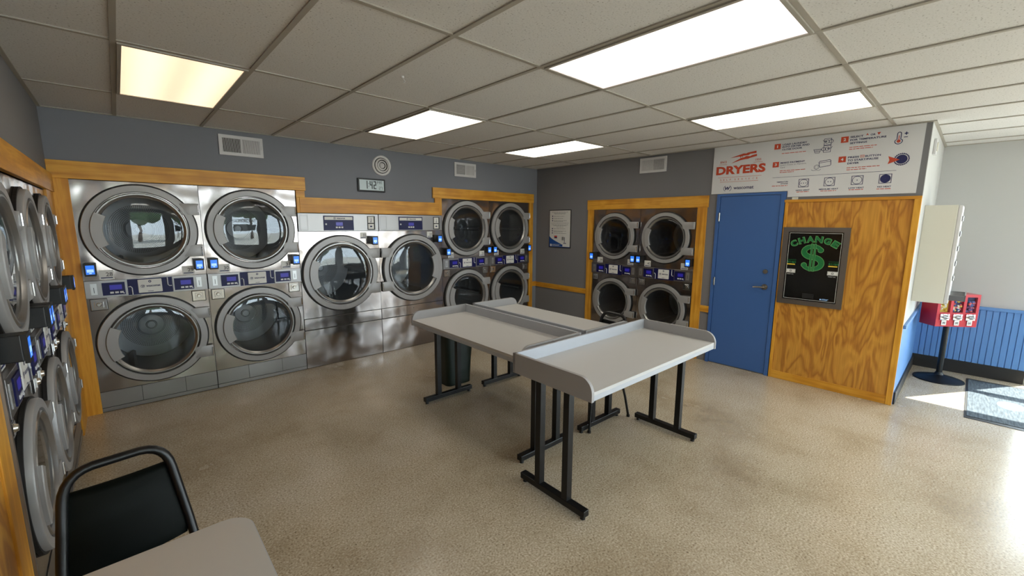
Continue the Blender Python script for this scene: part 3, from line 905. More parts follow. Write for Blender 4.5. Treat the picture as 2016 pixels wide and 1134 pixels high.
big_dryer('large single steel dryer numbered 33, right one of the two big ones', (2.814, 0, 0), 0.950, False, '33')

# ------------------------------------------------------------------ folding tables
def rim_profile(L, z0, z1, r=0.085, n=10):
    """end board: square at 0, rounded upper corner at L"""
    pts = [(0, z0), (L, z0), (L, z1-r)]
    for k in range(1, n+1):
        a = PI/2*k/n
        pts.append((L-r+r*math.cos(a), z1-r+r*math.sin(a)))
    pts.append((0, z1))
    return pts
def folding_table(label, loc, rz, L, D_, foot=(0.07, 0.10)):
    """local x along the back board, open front edge at y = -D_, end boards both ends"""
    t = thing('folding_table', label, 'table', loc, rz, 'three laminate folding tables with raised edges')
    zs, zr, zb = 0.810, 0.888, 0.760
    MB().box(0.020, L-0.020, -D_+0.002, -0.020, zs-0.020, zs).build('tabletop', M['laminate'], t)
    MB().box(0.020, L-0.020, -D_, -D_+0.020, zb, zs-0.0202, 0.002).build('front_edge', M['lam_edge'], t)
    MB().box(0, L, -0.020, 0.0, zb, zr, 0.002).build('back_board', M['lam_edge'], t)
    for x in (0.0, L-0.020):
        b = MB(); b.prism(rim_profile(D_+0.004, zb-0.002, zr), 0, 0.020)
        # profile x -> local -y, extrusion y -> local x
        b.xf(Matrix(((0, 1, 0, x), (-1, 0, 0, 0), (0, 0, 1, 0), (0, 0, 0, 1))))
        b.build('end_board', M['lam_end'], t)
    for i, x in enumerate((foot[0], L-foot[1])):
        ym = -D_/2
        lb = MB()
        for q in (-0.115, 0.115):
            lb.box(x-0.022, x+0.022, ym+q-0.022, ym+q+0.022, 0.062, zs-0.021)
        lb.box(x-0.02, x+0.02, ym-0.20, ym+0.20, zs-0.045, zs-0.0205)
        leg = lb.build('leg_frame', M['blackmetal'], t)
        MB().box(x-0.024, x+0.024, ym-0.27, ym+0.27, 0.022, 0.062, 0.003).build('foot_bar', M['blackmetal'], leg)
        for q in (-0.245, 0.245):
            MB().cyl((x, ym+q, 0.0), (x, ym+q, 0.022), 0.016, 0.013, 12).build('glide', M['black'], leg)
    return t
folding_table('grey folding table nearest the camera, set crosswise with a long front edge', (2.178, -3.222, 0), math.radians(-1.1), 1.545, 0.635, (0.055, 0.115))
# left rear table: back board along its right side; local x runs from far end towards the camera
folding_table('left rear folding table reaching from the front table to the big dryers', (2.955, -1.665, 0), math.radians(-91.2), 1.525, 0.625, (0.13, 0.06))
folding_table('right rear folding table, back to back with the left rear one', (2.985, -3.188, 0), math.radians(88.3), 1.51, 0.60, (0.06, 0.13))

# table in the lower left corner
t = thing('cafe_table', 'pale grey table corner with rounded edge at the bottom left of the picture', 'table', (0.335, -4.09, 0), 0)
def rrect(x0, x1, y0, y1, r, n=8):
    pts = []
    for cx, cy, a0 in ((x1-r, y1-r, 0), (x0+r, y1-r, PI/2), (x0+r, y0+r, PI), (x1-r, y0+r, 1.5*PI)):
        for k in range(n+1):
            a = a0+PI/2*k/n; pts.append((cx+r*math.cos(a), cy+r*math.sin(a)))
    return pts
def slab_xy(pts, z0, z1):
    b = MB(); b.prism(pts, z0, z1); b.xf(Matrix(((1,0,0,0),(0,0,1,0),(0,1,0,0),(0,0,0,1)))); return b
slab_xy(rrect(-0.275, 0.275, -0.51, 0.51, 0.075), 0.712, 0.738).build('tabletop', M['laminate'], t)
slab_xy(rrect(-0.278, 0.278, -0.513, 0.513, 0.078), 0.714, 0.735).build('edge_band', M['lam_edge'], t)
for y in (-0.35, 0.30):
    b = MB(); b.box(-0.025, 0.025, y-0.025, y+0.025, 0.03, 0.714); leg = b.build('leg', M['blackmetal'], t)
    MB().box(-0.22, 0.22, y-0.025, y+0.025, 0.0, 0.032, 0.004).build('foot_bar', M['blackmetal'], leg)

# ------------------------------------------------------------------ chairs
def chair(label, loc, rz):
    """local: sitter faces -y, back hoop at +y"""
    t = thing('stacking_chair', label, 'chair', loc, rz, 'black stacking chairs')
    def arc(p0, c, p1, n=6):
        p0, c, p1 = Vector(p0), Vector(c), Vector(p1)
        return [tuple(p0*(1-k/n)**2 + c*2*(k/n)*(1-k/n) + p1*(k/n)**2) for k in range(n+1)]
    zt = 0.90
    pts = [(-0.185, -0.02, 0.40), (-0.166, 0.055, 0.62)]
    pts += arc((-0.142, 0.10, zt-0.085), (-0.132, 0.115, zt), (-0.060, 0.118, zt+0.004))
    pts += arc((0.060, 0.118, zt+0.004), (0.132, 0.115, zt), (0.142, 0.10, zt-0.085))
    pts += [(0.166, 0.055, 0.62), (0.185, -0.02, 0.40)]
    MB().tube(pts, 0.0150, 10).build('back_frame', M['blackmetal'], t, 50)
    # padded back
    b = MB()
    rows = []
    for k, (z, hw) in enumerate(((0.565, 0.155), (0.60, 0.160), (0.70, 0.152), (0.815, 0.138), (0.832, 0.132))):
        yc = 0.02 + (z-0.5)*0.27
        th = 0.022 if 0 < k < 4 else 0.008
        rows.append([b.b.verts.new((x, yc+sg*th*(1-0.55*(abs(x)/hw)**3) + 0.014*(x/hw)**2, z)) for sg in (-1, 1) for x in ([hw*(i/6-1) for i in range(13)] if sg < 0 else [hw*(1-i/6) for i in range(13)])])
    for a, c in zip(rows[:-1], rows[1:]):
        n = len(a)
        for i in range(n): b.b.faces.new((a[i], a[(i+1) % n], c[(i+1) % n], c[i]))
    b.b.faces.new(rows[0]); b.b.faces.new(rows[-1])
    b.build('backrest', M['vinyl'], t, 60)
    s = slab_xy(rrect(-0.20, 0.20, -0.40, 0.0, 0.06), 0.435, 0.475)
    s.build('seat', M['vinyl'], t, 30)
    MB().tube([(-0.185, -0.01, 0.425), (-0.185, -0.36, 0.425), (0.185, -0.36, 0.425), (0.185, -0.01, 0.425)], 0.011, 8, True).build('seat_frame', M['blackmetal'], t, 50)
    for sx in (-1, 1):
        MB().tube([(sx*0.185, -0.01, 0.42), (sx*0.20, 0.06, 0.20), (sx*0.215, 0.10, 0.012)], 0.011, 8).cyl((sx*0.215, 0.10, 0), (sx*0.215, 0.10, 0.02), 0.015, n=10).build('leg', M['blackmetal'], t, 50)
        MB().tube([(sx*0.185, -0.36, 0.42), (sx*0.20, -0.39, 0.20), (sx*0.21, -0.41, 0.012)], 0.011, 8).cyl((sx*0.21, -0.41, 0), (sx*0.21, -0.41, 0.02), 0.015, n=10).build('leg', M['blackmetal'], t, 50)
    return t
chair('black stacking chair at the lower left, tucked under the pale table corner', (0.312, -3.345, 0), 0.13)
chair('black stacking chair behind the folding tables, only its hoop and a leg showing', (3.512, -3.005, 0), math.radians(-95))

# ------------------------------------------------------------------ bin under the table
t = thing('trash_bin', 'dark green bin with black liner under the left rear table', 'bin', (2.93, -1.47, 0), math.radians(-2))
b = MB()
def ringxy(b, hw, hd, z, r=0.05):
    return [b.b.verts.new((x, y, z)) for x, y in rrect(-hw, hw, -hd, hd, r, 5)]
rows = [ringxy(b, 0.150, 0.115, 0.0), ringxy(b, 0.150, 0.115, 0.01), ringxy(b, 0.175, 0.135, 0.62), ringxy(b, 0.195, 0.155, 0.625), ringxy(b, 0.195, 0.155, 0.66), ringxy(b, 0.18, 0.14, 0.66), ringxy(b, 0.17, 0.13, 0.40), ringxy(b, 0.15, 0.11, 0.05)]
for a, c in zip(rows[:-1], rows[1:]):
    n = len(a)
    for i in range(n): b.b.faces.new((a[i], a[(i+1) % n], c[(i+1) % n], c[i]))
b.b.faces.new(rows[0]); b.b.faces.new(rows[-1])
b.build('body', M['bin'], t, 30)
b = MB()
rnd = random.Random(3)
base = rrect(-1, 1, -1, 1, 0.3, 6)
rows = []
for z, hw, hd in ((0.54, 0.180, 0.140), (0.60, 0.190, 0.150), (0.668, 0.203, 0.163), (0.672, 0.185, 0.145), (0.55, 0.165, 0.125)):
    rows.append([b.b.verts.new((x*hw*(1+rnd.uniform(-.02, .02)), y*hd*(1+rnd.uniform(-.02, .02)), z+rnd.uniform(-.010, .004))) for x, y in base])
for a, c in zip(rows[:-1], rows[1:]):
    n = len(a)
    for i in range(n): b.b.faces.new((a[i], a[(i+1) % n], c[(i+1) % n], c[i]))
b.build('liner', M['bag'], t, 60)

# ------------------------------------------------------------------ dryers sign
t = thing('dryer_sign', 'long white board with dryer instructions above the blue door', 'sign', (W-0.001, -2.940, 0), -PI/2)
MB().prism([(0, 2.072), (0.803, 2.072), (0.806, 2.008), (1.812, 2.004), (1.818, 2.608), (0, 2.612)], -0.002, -0.009).build('board', M['sign'], t)
y = -0.0100
o = MB()   # orange-red print
o.text('DRYERS', 0.040, 0.568, 2.290, 2.386, y, 0.045)
o.text('SINCE', 0.078, 0.152, 2.424, 2.446, y, 0.01); o.text('1955', 0.458, 0.516, 2.420, 2.442, y, 0.01)
o.stroke([(0.067, 2.407), (0.158, 2.404)], 0.003, y); o.stroke([(0.440, 2.404), (0.533, 2.403)], 0.003, y)
o.stroke([(0.066, 2.258), (0.534, 2.256)], 0.003, y); o.stroke([(0.092, 2.206), (0.504, 2.202)], 0.003, y)
for i, ch in enumerate('SELF'): o.text(ch, 0.092+i*0.036, 0.106+i*0.036, 2.221, 2.240, y)
for i, ch in enumerate('SERVICE'): o.text(ch, 0.252+i*0.0385, 0.252+i*0.0385+(0.005 if ch == 'I' else 0.014), 2.220, 2.239, y)
# clothes peg drawn in two halves
o.prism([(0.187, 2.474), (0.330, 2.512), (0.355, 2.508), (0.372, 2.516), (0.461, 2.528), (0.462, 2.503), (0.400, 2.500), (0.380, 2.488), (0.330, 2.487), (0.300, 2.478), (0.280, 2.482)], y, y, True)
o.prism([(0.200, 2.412), (0.300, 2.462), (0.335, 2.468), (0.360, 2.480), (0.400, 2.474), (0.420, 2.484), (0.468, 2.492), (0.470, 2.470), (0.400, 2.456), (0.380, 2.448), (0.350, 2.447), (0.300, 2.440)], y, y, True)
o.circle(0.311, 2.473, 0.012, 0.005, y-0.0003, 20)
for n_, x, z in (('1', 0.637, 2.516), ('2', 1.217, 2.512), ('3', 0.636, 2.328), ('4', 1.215, 2.325)):
    MB().quad(x, x+0.059, z, z+0.056, y).build('number_square', M['orange'], t)
for x0, x1, z0 in ((0.712, 0.933, 2.464), (1.290, 1.495, 2.458), (1.290, 1.467, 2.440), (0.710, 0.944, 2.284), (0.710, 0.840, 2.267), (1.287, 1.535, 2.265), (1.288, 1.440, 2.246),
                   (0.647, 0.796, 2.127), (0.885, 0.995, 2.053), (1.095, 1.225, 2.053), (1.325, 1.436, 2.053), (1.535, 1.636, 2.050)):
    # small second-language lines, too fine to read: drawn as broken strokes of print
    xx = x0; rr = random.Random(int(x0*1000)+int(z0*100))
    while xx < x1:
        l_ = min(rr.uniform(0.014, 0.045), x1-xx); o.quad(xx, xx+l_, z0, z0+0.006, y); xx += l_+0.005
o.prism([(1.405, 2.556), (1.416, 2.578), (1.427, 2.556), (1.416, 2.562)], y, y, True)
o.prism([(1.487, 2.574), (1.514, 2.574), (1.500, 2.550)], y, y, True)
o.rectline(1.382, 1.413, 2.357, 2.380, 0.003, y); o.text('20', 1.387, 1.408, 2.362, 2.376, y)
o.prism([(1.589, 2.347), (1.672, 2.309), (1.591, 2.276), (1.600, 2.312)], y-0.0008, y, True)
o.lathe(1.646, 2.474, [(0.0005, y-0.0006), (0.014, y-0.0006)], n=20); o.quad(1.643, 1.649, 2.48, 2.525, y-0.0006)
o.build('orange_print', M['orange'], t, flat_print=True)
n = MB()   # navy print
n.text('LOAD LAUNDRY', 0.713, 0.934, 2.549, 2.567, y, 0.03); n.text('INTO DRYER AND', 0.712, 0.957, 2.524, 2.542, y, 0.03); n.text('CLOSE DOOR', 0.712, 0.895, 2.498, 2.516, y, 0.03)
n.text('MAKE PAYMENT', 0.710, 0.932, 2.361, 2.378, y, 0.03); n.text('Insert Coins or Payment', 0.711, 0.945, 2.337, 2.352, y, 0.0); n.text('Card', 0.711, 0.753, 2.315, 2.329, y, 0.0)
n.text('SELECT', 1.289, 1.387, 2.549, 2.566, y, 0.03); n.text('OR', 1.440, 1.477, 2.551, 2.568, y, 0.03)
n.text('FOR TEMPERATURE', 1.290, 1.557, 2.520, 2.537, y, 0.03); n.text('SETTINGS', 1.290, 1.420, 2.491, 2.508, y, 0.03)
n.text('PRESS', 1.288, 1.374, 2.358, 2.375, y, 0.03); n.text('BUTTON', 1.420, 1.534, 2.358, 2.375, y, 0.03)
n.text('TO START/PAUSE', 1.288, 1.520, 2.328, 2.347, y, 0.03); n.text('DRYER', 1.289, 1.379, 2.301, 2.318, y, 0.03)
n.text('wascomat', 0.249, 0.464, 2.116, 2.148, y, 0.02)
n.circle(0.172, 2.131, 0.032, 0.005, y, 24, PI*0.62, PI*1.38); n.circle(0.192, 2.131, 0.032, 0.005, y, 24, -PI*0.38, PI*0.38)
n.text('W', 0.152, 0.214, 2.112, 2.150, y, 0.05, shear=0.2)
n.stroke([(0.647, 2.219), (1.658, 2.214)], 0.003, y)
n.text('TEMPERATURE', 0.690, 0.797, 2.163, 2.175, y, 0.03); n.text('OPTIONS', 0.728, 0.797, 2.144, 2.156, y, 0.03)
for x, dots, lab, a, b_ in ((0.895, 3, 'HIGH HEAT', 0.878, 1.000), (1.116, 2, 'MEDIUM HEAT', 1.081, 1.241), (1.336, 1, 'LOW HEAT', 1.321, 1.440), (1.543, 0, 'NO HEAT', 1.539, 1.637)):
    n.rectline(x, x+0.091, 2.103, 2.188, 0.005, y)
    cx, cz = x+0.0455, 2.1455
    if dots:
        n.circle(cx, cz, 0.036, 0.004, y)
        for k in range(dots): n.lathe(cx+(k-(dots-1)/2)*0.021, cz, [(0.0004, y), (0.0045, y)], n=10)
    else: n.lathe(cx, cz, [(0.0004, y), (0.038, y)], n=32)
    n.text(lab, a, b_, 2.066, 2.080, y, 0.03)
# thermometer
n.stroke([(1.633, 2.488), (1.633, 2.540)] + [(1.646-0.013*math.cos(PI*k/8), 2.540+0.013*math.sin(PI*k/8)) for k in range(1, 8)] + [(1.659, 2.540), (1.659, 2.488)] + [(1.646+0.026*math.cos(math.radians(55)-math.radians(290)*k/14), 2.473+0.024*math.sin(math.radians(55)-math.radians(290)*k/14)) for k in range(1, 14)], 0.006, y, True)
n.text('+', 1.680, 1.706, 2.524, 2.550, y, 0.05); n.quad(1.678, 1.705, 2.502, 2.508, y)
# dial
n.lathe(1.684, 2.311, [(0.0005, y), (0.040, y)], n=36); n.circle(1.684, 2.311, 0.049, 0.006, y)
for k in range(24):
    a = 2*PI*k/24; n.lathe(1.684+0.052*math.cos(a), 2.311+0.052*math.sin(a), [(0.0004, y-0.0002), (0.0045, y-0.0002)], n=8)
# stacked dryer drawing with basket
n.rectline(1.080, 1.142, 2.505, 2.570, 0.004, y); n.rectline(1.080, 1.142, 2.436, 2.505, 0.004, y)
n.circle(1.106, 2.540, 0.017, 0.004, y-0.0002, 24); n.circle(1.138, 2.540, 0.017, 0.004, y-0.0002, 24); n.circle(1.112, 2.470, 0.017, 0.004, y-0.0002, 24); n.circle(1.082, 2.470, 0.017, 0.004, y-0.0002, 24)
n.stroke([(1.070, 2.560), (1.078, 2.545), (1.100, 2.540)], 0.004, y-0.0004); n.stroke([(1.152, 2.490), (1.144, 2.474), (1.118, 2.470)], 0.004, y-0.0004)
n.prism([(1.095, 2.549), (1.108, 2.540), (1.095, 2.532)], y-0.0005, y, True); n.prism([(1.122, 2.479), (1.110, 2.470), (1.122, 2.462)], y-0.0005, y, True)
n.stroke([(0.996, 2.472), (1.066, 2.472)], 0.004, y); n.stroke([(1.000, 2.470), (1.014, 2.436), (1.048, 2.436), (1.062, 2.470)], 0.003, y)
for k in range(4): n.stroke([(1.008+k*0.014, 2.470), (1.014+k*0.011, 2.438)], 0.002, y-0.0003)
n.stroke([(1.005, 2.455), (1.058, 2.455)], 0.002, y-0.0004)
# coins and card
n.stroke([(1.062, 2.302), (1.056, 2.345), (1.062, 2.352), (1.146, 2.362), (1.153, 2.356), (1.157, 2.312), (1.151, 2.305), (1.070, 2.294)], 0.005, y, True)
n.stroke([(1.058, 2.336), (1.154, 2.346)], 0.004, y-0.0003)
n.circle(1.039, 2.298, 0.022, 0.003, y); n.circle(1.039, 2.298, 0.014, 0.002, y)
n.stroke([(0.996, 2.274), (1.010, 2.264), (1.026, 2.266), (1.040, 2.270), (1.052, 2.264), (1.066, 2.266), (1.078, 2.276)], 0.003, y-0.0002)
n.build('navy_print', M['print'], t, flat_print=True)
wp = MB()
for n_, x, z in (('1', 0.637, 2.516), ('2', 1.217, 2.512), ('3', 0.636, 2.328), ('4', 1.215, 2.325)):
    wp.text(n_, x+(0.024 if n_ == '1' else 0.019), x+(0.034 if n_ == '1' else 0.040), z+0.014, z+0.042, y-0.0008, 0.03)
wp.circle(1.684, 2.311, 0.043, 0.002, y-0.0006)
wp.build('white_numerals', M['sign'], t, flat_print=True)

# ------------------------------------------------------------------ change machine
t = thing('change_machine', 'black change machine with green dollar sign set in the plywood', 'change machine', (W, -3.748, 0), -PI/2)
b = MB(); fr = ((0, 0.578, 0.866, 0.917), (0, 0.578, 1.640, 1.688), (0, 0.052, 0.917, 1.640), (0.528, 0.578, 0.917, 1.640))
for a in fr: b.box(a[0], a[1], -0.034, -0.001, a[2], a[3])
b.build('steel_frame', M['steel_dull'], t)
MB().box(0.050, 0.530, -0.028, -0.001, 0.915, 1.642).build('face_plate', M['sign_blk'], t)
y = -0.0286
MB().rectline(0.062, 0.519, 0.928, 1.630, 0.003, y).build('pinstripe', M['card'], t)
gl, gd = MB(), MB()
cx, cz, RR = 0.290, 1.207, 0.36
letters = 'CHANGE'
for i, ch in enumerate(letters):
    a = math.radians(90 + (2.5-i)*12)
    px, pz = cx+RR*math.cos(a), cz+RR*math.sin(a)-0.0
    wdt = 0.054 if ch not in 'AN' else 0.060
    gl.text(ch, px-wdt/2-0.005, px+wdt/2+0.005, pz-0.034, pz+0.034, y-0.0004, 0.07, rot=a-PI/2)
    gd.text(ch, px-wdt/2, px+wdt/2, pz-0.029, pz+0.029, y-0.0010, 0.05, rot=a-PI/2)
    # slab serifs
S = []
ctr = (0.287, 1.378)
for k in range(61):
    u = k/60
    if u < 0.5:
        a = math.radians(25 + 245*(u/0.5)); S.append((ctr[0]+0.078*math.cos(a), ctr[1]+0.058+0.056*math.sin(a)))
    else:
        a = math.radians(90 - 245*((u-0.5)/0.5)); S.append((ctr[0]+0.082*math.cos(a), ctr[1]-0.060+0.062*math.sin(a)))
wd = [0.020+0.026*math.sin(PI*k/60)**0.7 for k in range(61)]
gl.stroke(S, [q+0.010 for q in wd], y-0.0004); gd.stroke(S, wd, y-0.0010)
for p_, r in ((S[0], 0.022), (S[-1], 0.022)):
    gl.lathe(p_[0]-0.006*(1 if p_ is S[0] else -1), p_[1]-0.004*(1 if p_ is S[0] else -1), [(0.0005, y-0.0005), (r+0.005, y-0.0005)], n=24)
    gd.lathe(p_[0]-0.006*(1 if p_ is S[0] else -1), p_[1]-0.004*(1 if p_ is S[0] else -1), [(0.0005, y-0.0011), (r, y-0.0011)], n=24)
for x in (0.268, 0.296):
    gl.quad(x-0.0035, x+0.0155, 1.232, 1.522, y-0.0013); gd.quad(x, x+0.012, 1.236, 1.518, y-0.0016)
gl.build('pale_outline', M['lime'], t, flat_print=True); gd.build('green_lettering', M['green'], t, flat_print=True)
g1, g2, g3 = MB(), MB(), MB()
for x0, x1, zo in ((0.064, 0.146, 0.0), (0.430, 0.514, 0.0)):
    g1.text('CHANGE', x0, x1, 1.338, 1.348, y-0.0004); g1.text('$1/$5', x0, x1, 1.308, 1.330, y-0.0004, 0.03)
    g2.quad(x0, x1-0.008, 1.290, 1.302, y-0.0004)
    g3.quad(x0-0.001, x1+0.002, 1.205, 1.245, y-0.0004)
    g3.text('INSERT BILL', x0+0.01, x1-0.01, 1.186, 1.194, y-0.0004)
g1.build('green_notes', M['green'], t, flat_print=True); g2.build('yellow_strip', M['yellow'], t); 
bill = g3.build('bill_picture', M['card'], t, flat_print=True)
q = MB()
for x0, x1 in ((0.064, 0.146), (0.430, 0.514)):
    q.rectline(x0+0.003, x1-0.002, 1.209, 1.241, 0.002, y-0.0008); q.circle((x0+x1)/2, 1.225, 0.008, 0.006, y-0.0008, 16)
q.build('bill_lines', M['print_grey'], bill, flat_print=True)
MB().box(0.235, 0.335, -0.034, -0.028, 0.945, 0.995, 0.003).build('coin_cup', M['black'], t)
q = MB(); q.circle(0.396, 0.948, 0.004, 0.004, y-0.0004, 12); q.text('AMERICAN', 0.406, 0.462, 0.950, 0.956, y-0.0004); q.text('CHANGER', 0.406, 0.455, 0.940, 0.946, y-0.0004)
q.build('maker_print', M['screen_txt'], t, flat_print=True)
# little sensor box above the plywood
tag(MB().box(W-0.020, W, -3.845, -3.792, 1.978, 2.003, 0.003).build('sensor_box', M['cream']), 'small cream box sitting on the top edge of the plywood', 'sensor')

# ------------------------------------------------------------------ poster
t = thing('wall_poster', 'payment instruction poster in a thin dark frame on the grey wall', 'poster', (W, -0.308, 0), -PI/2)
MB().box(0, 0.464, -0.010, -0.001, 1.315, 1.930, 0.001).build('frame', M['basebd'], t)
MB().quad(0.012, 0.452, 1.327, 1.918, -0.0105).build('sheet', M['card'], t)
b = MB(); b.prism([(0.012, 1.327), (0.012, 1.500)] + [(0.012+0.33*k/8, 1.500-0.145*(k/8)**0.72) for k in range(1, 9)] + [(0.40, 1.345), (0.452, 1.350), (0.452, 1.327)], -0.0112, -0.0112, True)
b.build('blue_swoosh', M['poster_blue'], t, flat_print=True)
q = MB(); rr = random.Random(5)
for z, x0, x1 in ((1.893, 0.06, 0.40), (1.878, 0.10, 0.36), (1.863, 0.12, 0.35), (1.826, 0.10, 0.33), (1.790, 0.10, 0.30), (1.755, 0.10, 0.38), (1.742, 0.10, 0.30), (1.716, 0.04, 0.42), (1.690, 0.05, 0.41), (1.674, 0.10, 0.37), (1.654, 0.16, 0.31), (1.626, 0.10, 0.35), (1.588, 0.10, 0.37), (1.576, 0.10, 0.30), (1.552, 0.10, 0.37)):
    xx = x0
    while xx < x1:
        l_ = min(rr.uniform(0.015, 0.05), x1-xx); q.quad(xx, xx+l_, z-0.0025, z+0.0025, -0.0112); xx += l_+0.006
q.build('small_print', M['print_grey'], t)
q = MB()
for z in (1.828, 1.792, 1.756, 1.626, 1.590, 1.554): q.lathe(0.075, z, [(0.0005, -0.0113), (0.011, -0.0113)], n=14)
q.quad(0.118, 0.180, 1.468, 1.488, -0.0113); q.quad(0.335, 0.345, 1.40, 1.49, -0.0113); q.quad(0.315, 0.375, 1.386, 1.398, -0.0113)
q.build('bullet_marks', M['print'], t)
MB().quad(0.118, 0.180, 1.488, 1.512, -0.0113).build('red_card_picture', M['redp'], t)
MB().quad(0.280, 0.325, 1.440, 1.495, -0.0113).build('machine_picture', M['alu'], t)
MB().quad(0.030, 0.452, 1.336, 1.374, -0.0115).build('white_strip', M['card'], t)
q = MB(); q.quad(0.060, 0.300, 1.338, 1.372, -0.0118); q.build('name_block', M['poster_blue'], t)
q = MB(); q.text('laundrycard', 0.040, 0.230, 1.344, 1.368, -0.0122, 0.03); q.build('name_lettering', M['card'], t, flat_print=True)

# ------------------------------------------------------------------ lobby things
t = thing('soap_dispenser', 'tall cream metal vending cabinet mounted on the lobby return wall', 'vending cabinet', (6.10, -4.80, 0.975))
MB().box(0, 0.50, -0.225, 0.0, 0, 0.93, 0.004).build('body', M['cream'], t)
MB().box(0.004, 0.496, -0.256, -0.226, 0.004, 0.926, 0.006).build('front_panel', M['white_metal'], t)
q = MB()
for z in (0.22, 0.36, 0.50, 0.64, 0.78):
    q.box(0.06, 0.42, -0.268, -0.256, z, z+0.05, 0.003)
q.build('coin_slide', M['chrome'], t)
q = MB(); q.box(0.04, 0.44, -0.36, -0.256, 0.035, 0.043); q.box(0.04, 0.44, -0.366, -0.358, 0.035, 0.095); q.box(0.04, 0.048, -0.36, -0.256, 0.043, 0.085); q.box(0.432, 0.44, -0.36, -0.256, 0.043, 0.085)
q.build('tray', M['chrome'], t)
t = thing('wall_switch_plate', 'small white box high on the lobby return wall near the ceiling', 'wall box', (6.02, -4.80, 2.37))
MB().box(0, 0.12, -0.022, 0, 0, 0.14, 0.004).build('plate', M['white_metal'], t)
MB().box(0.03, 0.09, -0.030, -0.022, 0.03, 0.11, 0.004).build('cover', M['cream'], t)

t = thing('gumball_machine', 'red three-slot capsule vending machine on a black round-based pole', 'vending machine', (7.03, -5.06, 0), math.radians(-48))
# local: front faces -y; x runs to the right
b = MB(); b.lathe(0, 0, [(0.212, 0.0), (0.210, 0.010), (0.15, 0.030), (0.06, 0.045), (0.035, 0.060), (0.0005, 0.060)], n=48)
b.xf(Matrix(((1,0,0,0),(0,0,1,0),(0,1,0,0),(0,0,0,1))))
base_ = b.build('base', M['blackmetal'], t, 40)
MB().cyl((0, 0, 0.05), (0, 0, 0.63), 0.026).cyl((0, 0, 0.055), (0, 0, 0.085), 0.040, 0.030).build('pole', M['blackmetal'], t, 40)
wd, dp, z0, z1 = 0.41, 0.20, 0.630, 0.985
b = MB()
b.box(-wd/2, wd/2, -dp/2+0.03, dp/2, z0, z1)
b.box(-wd/2, wd/2, -dp/2, -dp/2+0.03, z0, z0+0.155)
b.box(-wd/2, wd/2, -dp/2, -dp/2+0.03, z1-0.03, z1)
for k in range(4):
    x = -wd/2 + (wd-0.028)*k/3; b.box(x, x+0.028, -dp/2, -dp/2+0.03, z0+0.155, z1-0.03)
b.build('body', M['red'], t)
rr = random.Random(11)
cols = [mat('toy_%d' % i, c, 0.35) for i, c in enumerate([(225, 190, 60), (60, 90, 160), (215, 90, 90), (230, 225, 215), (120, 60, 120), (60, 150, 190)])]
sets = ((0, 3, 0), (1, 2, 0, 3), (2, 4, 2, 1))
pn = (wd-0.028)/3
for k in range(3):
    xa = -wd/2+0.028+pn*k; xb = xa+pn-0.028
    MB().quad(xa, xb, z0+0.155, z1-0.03, -dp/2+0.029).build('bin_back', M['print'] if k else M['yellow'], t)
    for ci in sorted(set(sets[k])):
        q = MB()
        for _ in range(9 if k else 6):
            x = rr.uniform(xa+0.012, xb-0.012); z = rr.uniform(z0+0.168, z1-0.050 if k == 1 else z1-0.08)
            q.sphere((x, -dp/2+0.018+rr.uniform(0, 0.004), z), 0.0125, 10)
        q.build('capsules', cols[ci], t, 60)['kind'] = 'stuff'
    MB().quad(xa, xb, z0+0.155, z1-0.03, -dp/2+0.003).build('clear_window', M['clear'], t)
    xm = (xa+xb)/2
    b = MB(); b.box(xm-0.045, xm+0.045, -dp/2-0.012, -dp/2, z0+0.072, z0+0.140, 0.004)
    b.cyl((xm, -dp/2-0.012, z0+0.106), (xm, -dp/2-0.022, z0+0.106), 0.026, n=20)
    cm = b.build('coin_mechanism', M['chrome'], t, 40)
    MB().tube([(xm-0.03, -dp/2-0.028, z0+0.112), (xm+0.03, -dp/2-0.030, z0+0.100)], 0.006, 8).build('handle', M['chrome'], cm, 40)
    b = MB(); b.prism([(xm-0.024, z0+0.016), (xm+0.024, z0+0.016), (xm+0.024, z0+0.070), (xm-0.024, z0+0.070)], -dp/2-0.008, -dp/2)
    fl = b.build('delivery_flap', M['alu'], t)
    MB().text('M', xm-0.013, xm+0.013, z0+0.028, z0+0.056, -dp/2-0.0088, 0.05).build('flap_letter', M['print_grey'], fl, flat_print=True)
# door mat
t = thing('door_mat', 'large dark grey ribbed entrance mat in the sunlight by the lobby door', 'mat', (6.60, -6.0, 0))
def mat_fabric():
    m = bpy.data.materials.new('ribbed_mat'); m.use_nodes = True
    n, l = m.node_tree.nodes, m.node_tree.links; b = n['Principled BSDF']
    mp = mapped(n, l, (6, 50, 1)); nz = n.new('ShaderNodeTexNoise'); nz.inputs['Scale'].default_value = 1.5; nz.inputs['Detail'].default_value = 6
    l.new(mp.outputs[0], nz.inputs['Vector']); r = ramp(n, [(0.3, (44, 52, 60)), (0.55, (72, 82, 90)), (0.8, (96, 106, 112))])
    l.new(nz.outputs['Fac'], r.inputs[0]); l.new(r.outputs[0], b.inputs['Base Color']); b.inputs['Roughness'].default_value = 0.9
    bp = n.new('ShaderNodeBump'); bp.inputs['Strength'].default_value = 0.5; l.new(nz.outputs['Fac'], bp.inputs['Height']); l.new(bp.outputs['Normal'], b.inputs['Normal'])
    return m
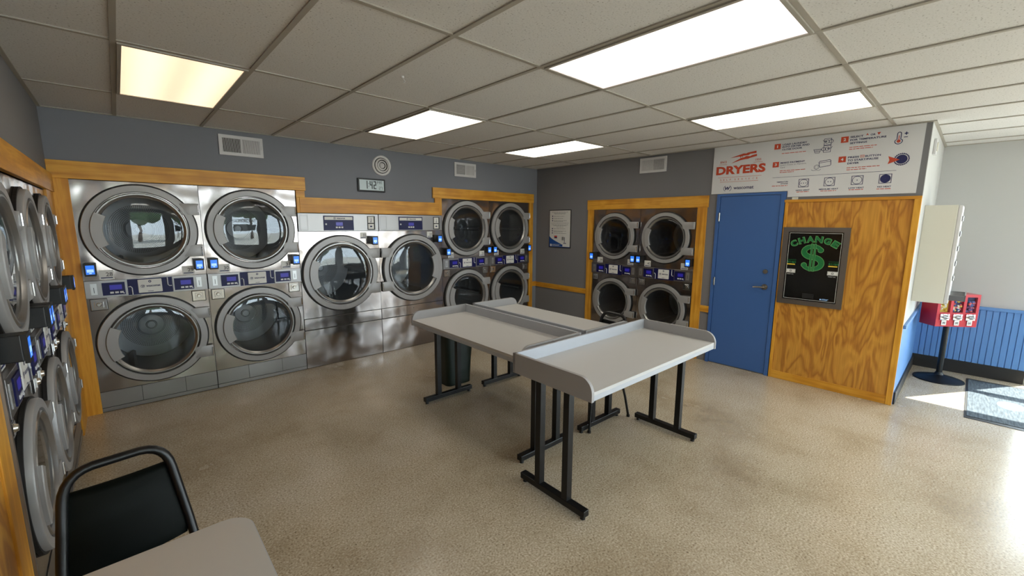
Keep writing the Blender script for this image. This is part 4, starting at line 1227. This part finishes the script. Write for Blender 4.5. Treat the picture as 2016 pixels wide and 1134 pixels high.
MB().box(-0.70, 0.65, -0.70, 0.705, 0.001, 0.007).build('pile', mat_fabric(), t)
MB().box(-0.76, 0.70, -0.76, 0.722, 0.0005, 0.004, 0.001).build('rubber_border', M['basebd'], t)

# big logo on the mat's open end
q = MB()
q.lathe(0, 0, [(0.0005, 0.0), (0.09, 0.0)], n=30); q.xf(Matrix.Translation((0, 0, 0)))
q.xf(Matrix(((1.5,0,0,-0.10),(0,0,1,0.42),(0,1,0,0.0075),(0,0,0,1))))
q.build('blue_mark', mat('pale_blue_mark', (110, 190, 225), 0.8), t)

# window lettering on the shop front, read from outside
t = thing('window_lettering', 'white laundromat lettering on the front window, seen in dryer glass reflections', 'window sign', (3.0, YF-0.06, 1.35), 0)
q = MB(); q.text('LAUNDROMAT', -0.75, 0.45, 0.55, 0.75, -0.004, 0.03); q.build('lettering', M['sign'], t, flat_print=True)
b = MB().box(-0.75, 0.45, -0.003, 0.0, 0.05, 0.45).build('banner', M['sign'], t)
q = MB(); q.text('OPEN', -0.6, 0.3, 0.12, 0.38, -0.004, 0.05); q.build('banner_word', M['redp'], b, flat_print=True)

# trees beyond the parking lot, seen in the reflections
def tree(x, y, h, label, seed):
    t = thing('street_tree', label, 'tree', (x, y, -0.12), 0, 'trees beyond the shop front')
    MB().cyl((0, 0, 0), (0, 0, h*0.45), 0.22, 0.14, 12).build('trunk', M['bark'], t, 50)
    b = MB(); r = random.Random(seed)
    for k in range(16):
        a = r.uniform(0, 2*PI); q = r.uniform(0, h*0.22)
        b.sphere((q*math.cos(a), q*math.sin(a), h*r.uniform(0.42, 0.85)), h*r.uniform(0.12, 0.20), 12)
    for v in b.b.verts: v.co += Vector((r.uniform(-.12, .12), r.uniform(-.12, .12), r.uniform(-.12, .12)))
    b.build('crown', M['leaf'], t)
tree(1.0, -24, 7.0, 'green tree outside, straight behind the camera, seen in reflections', 1)
tree(6.5, -26, 8.0, 'taller green tree outside to the right of the other, seen in reflections', 2)
tree(-6.0, -25, 7.5, 'green tree outside to the left, seen in reflections', 3)
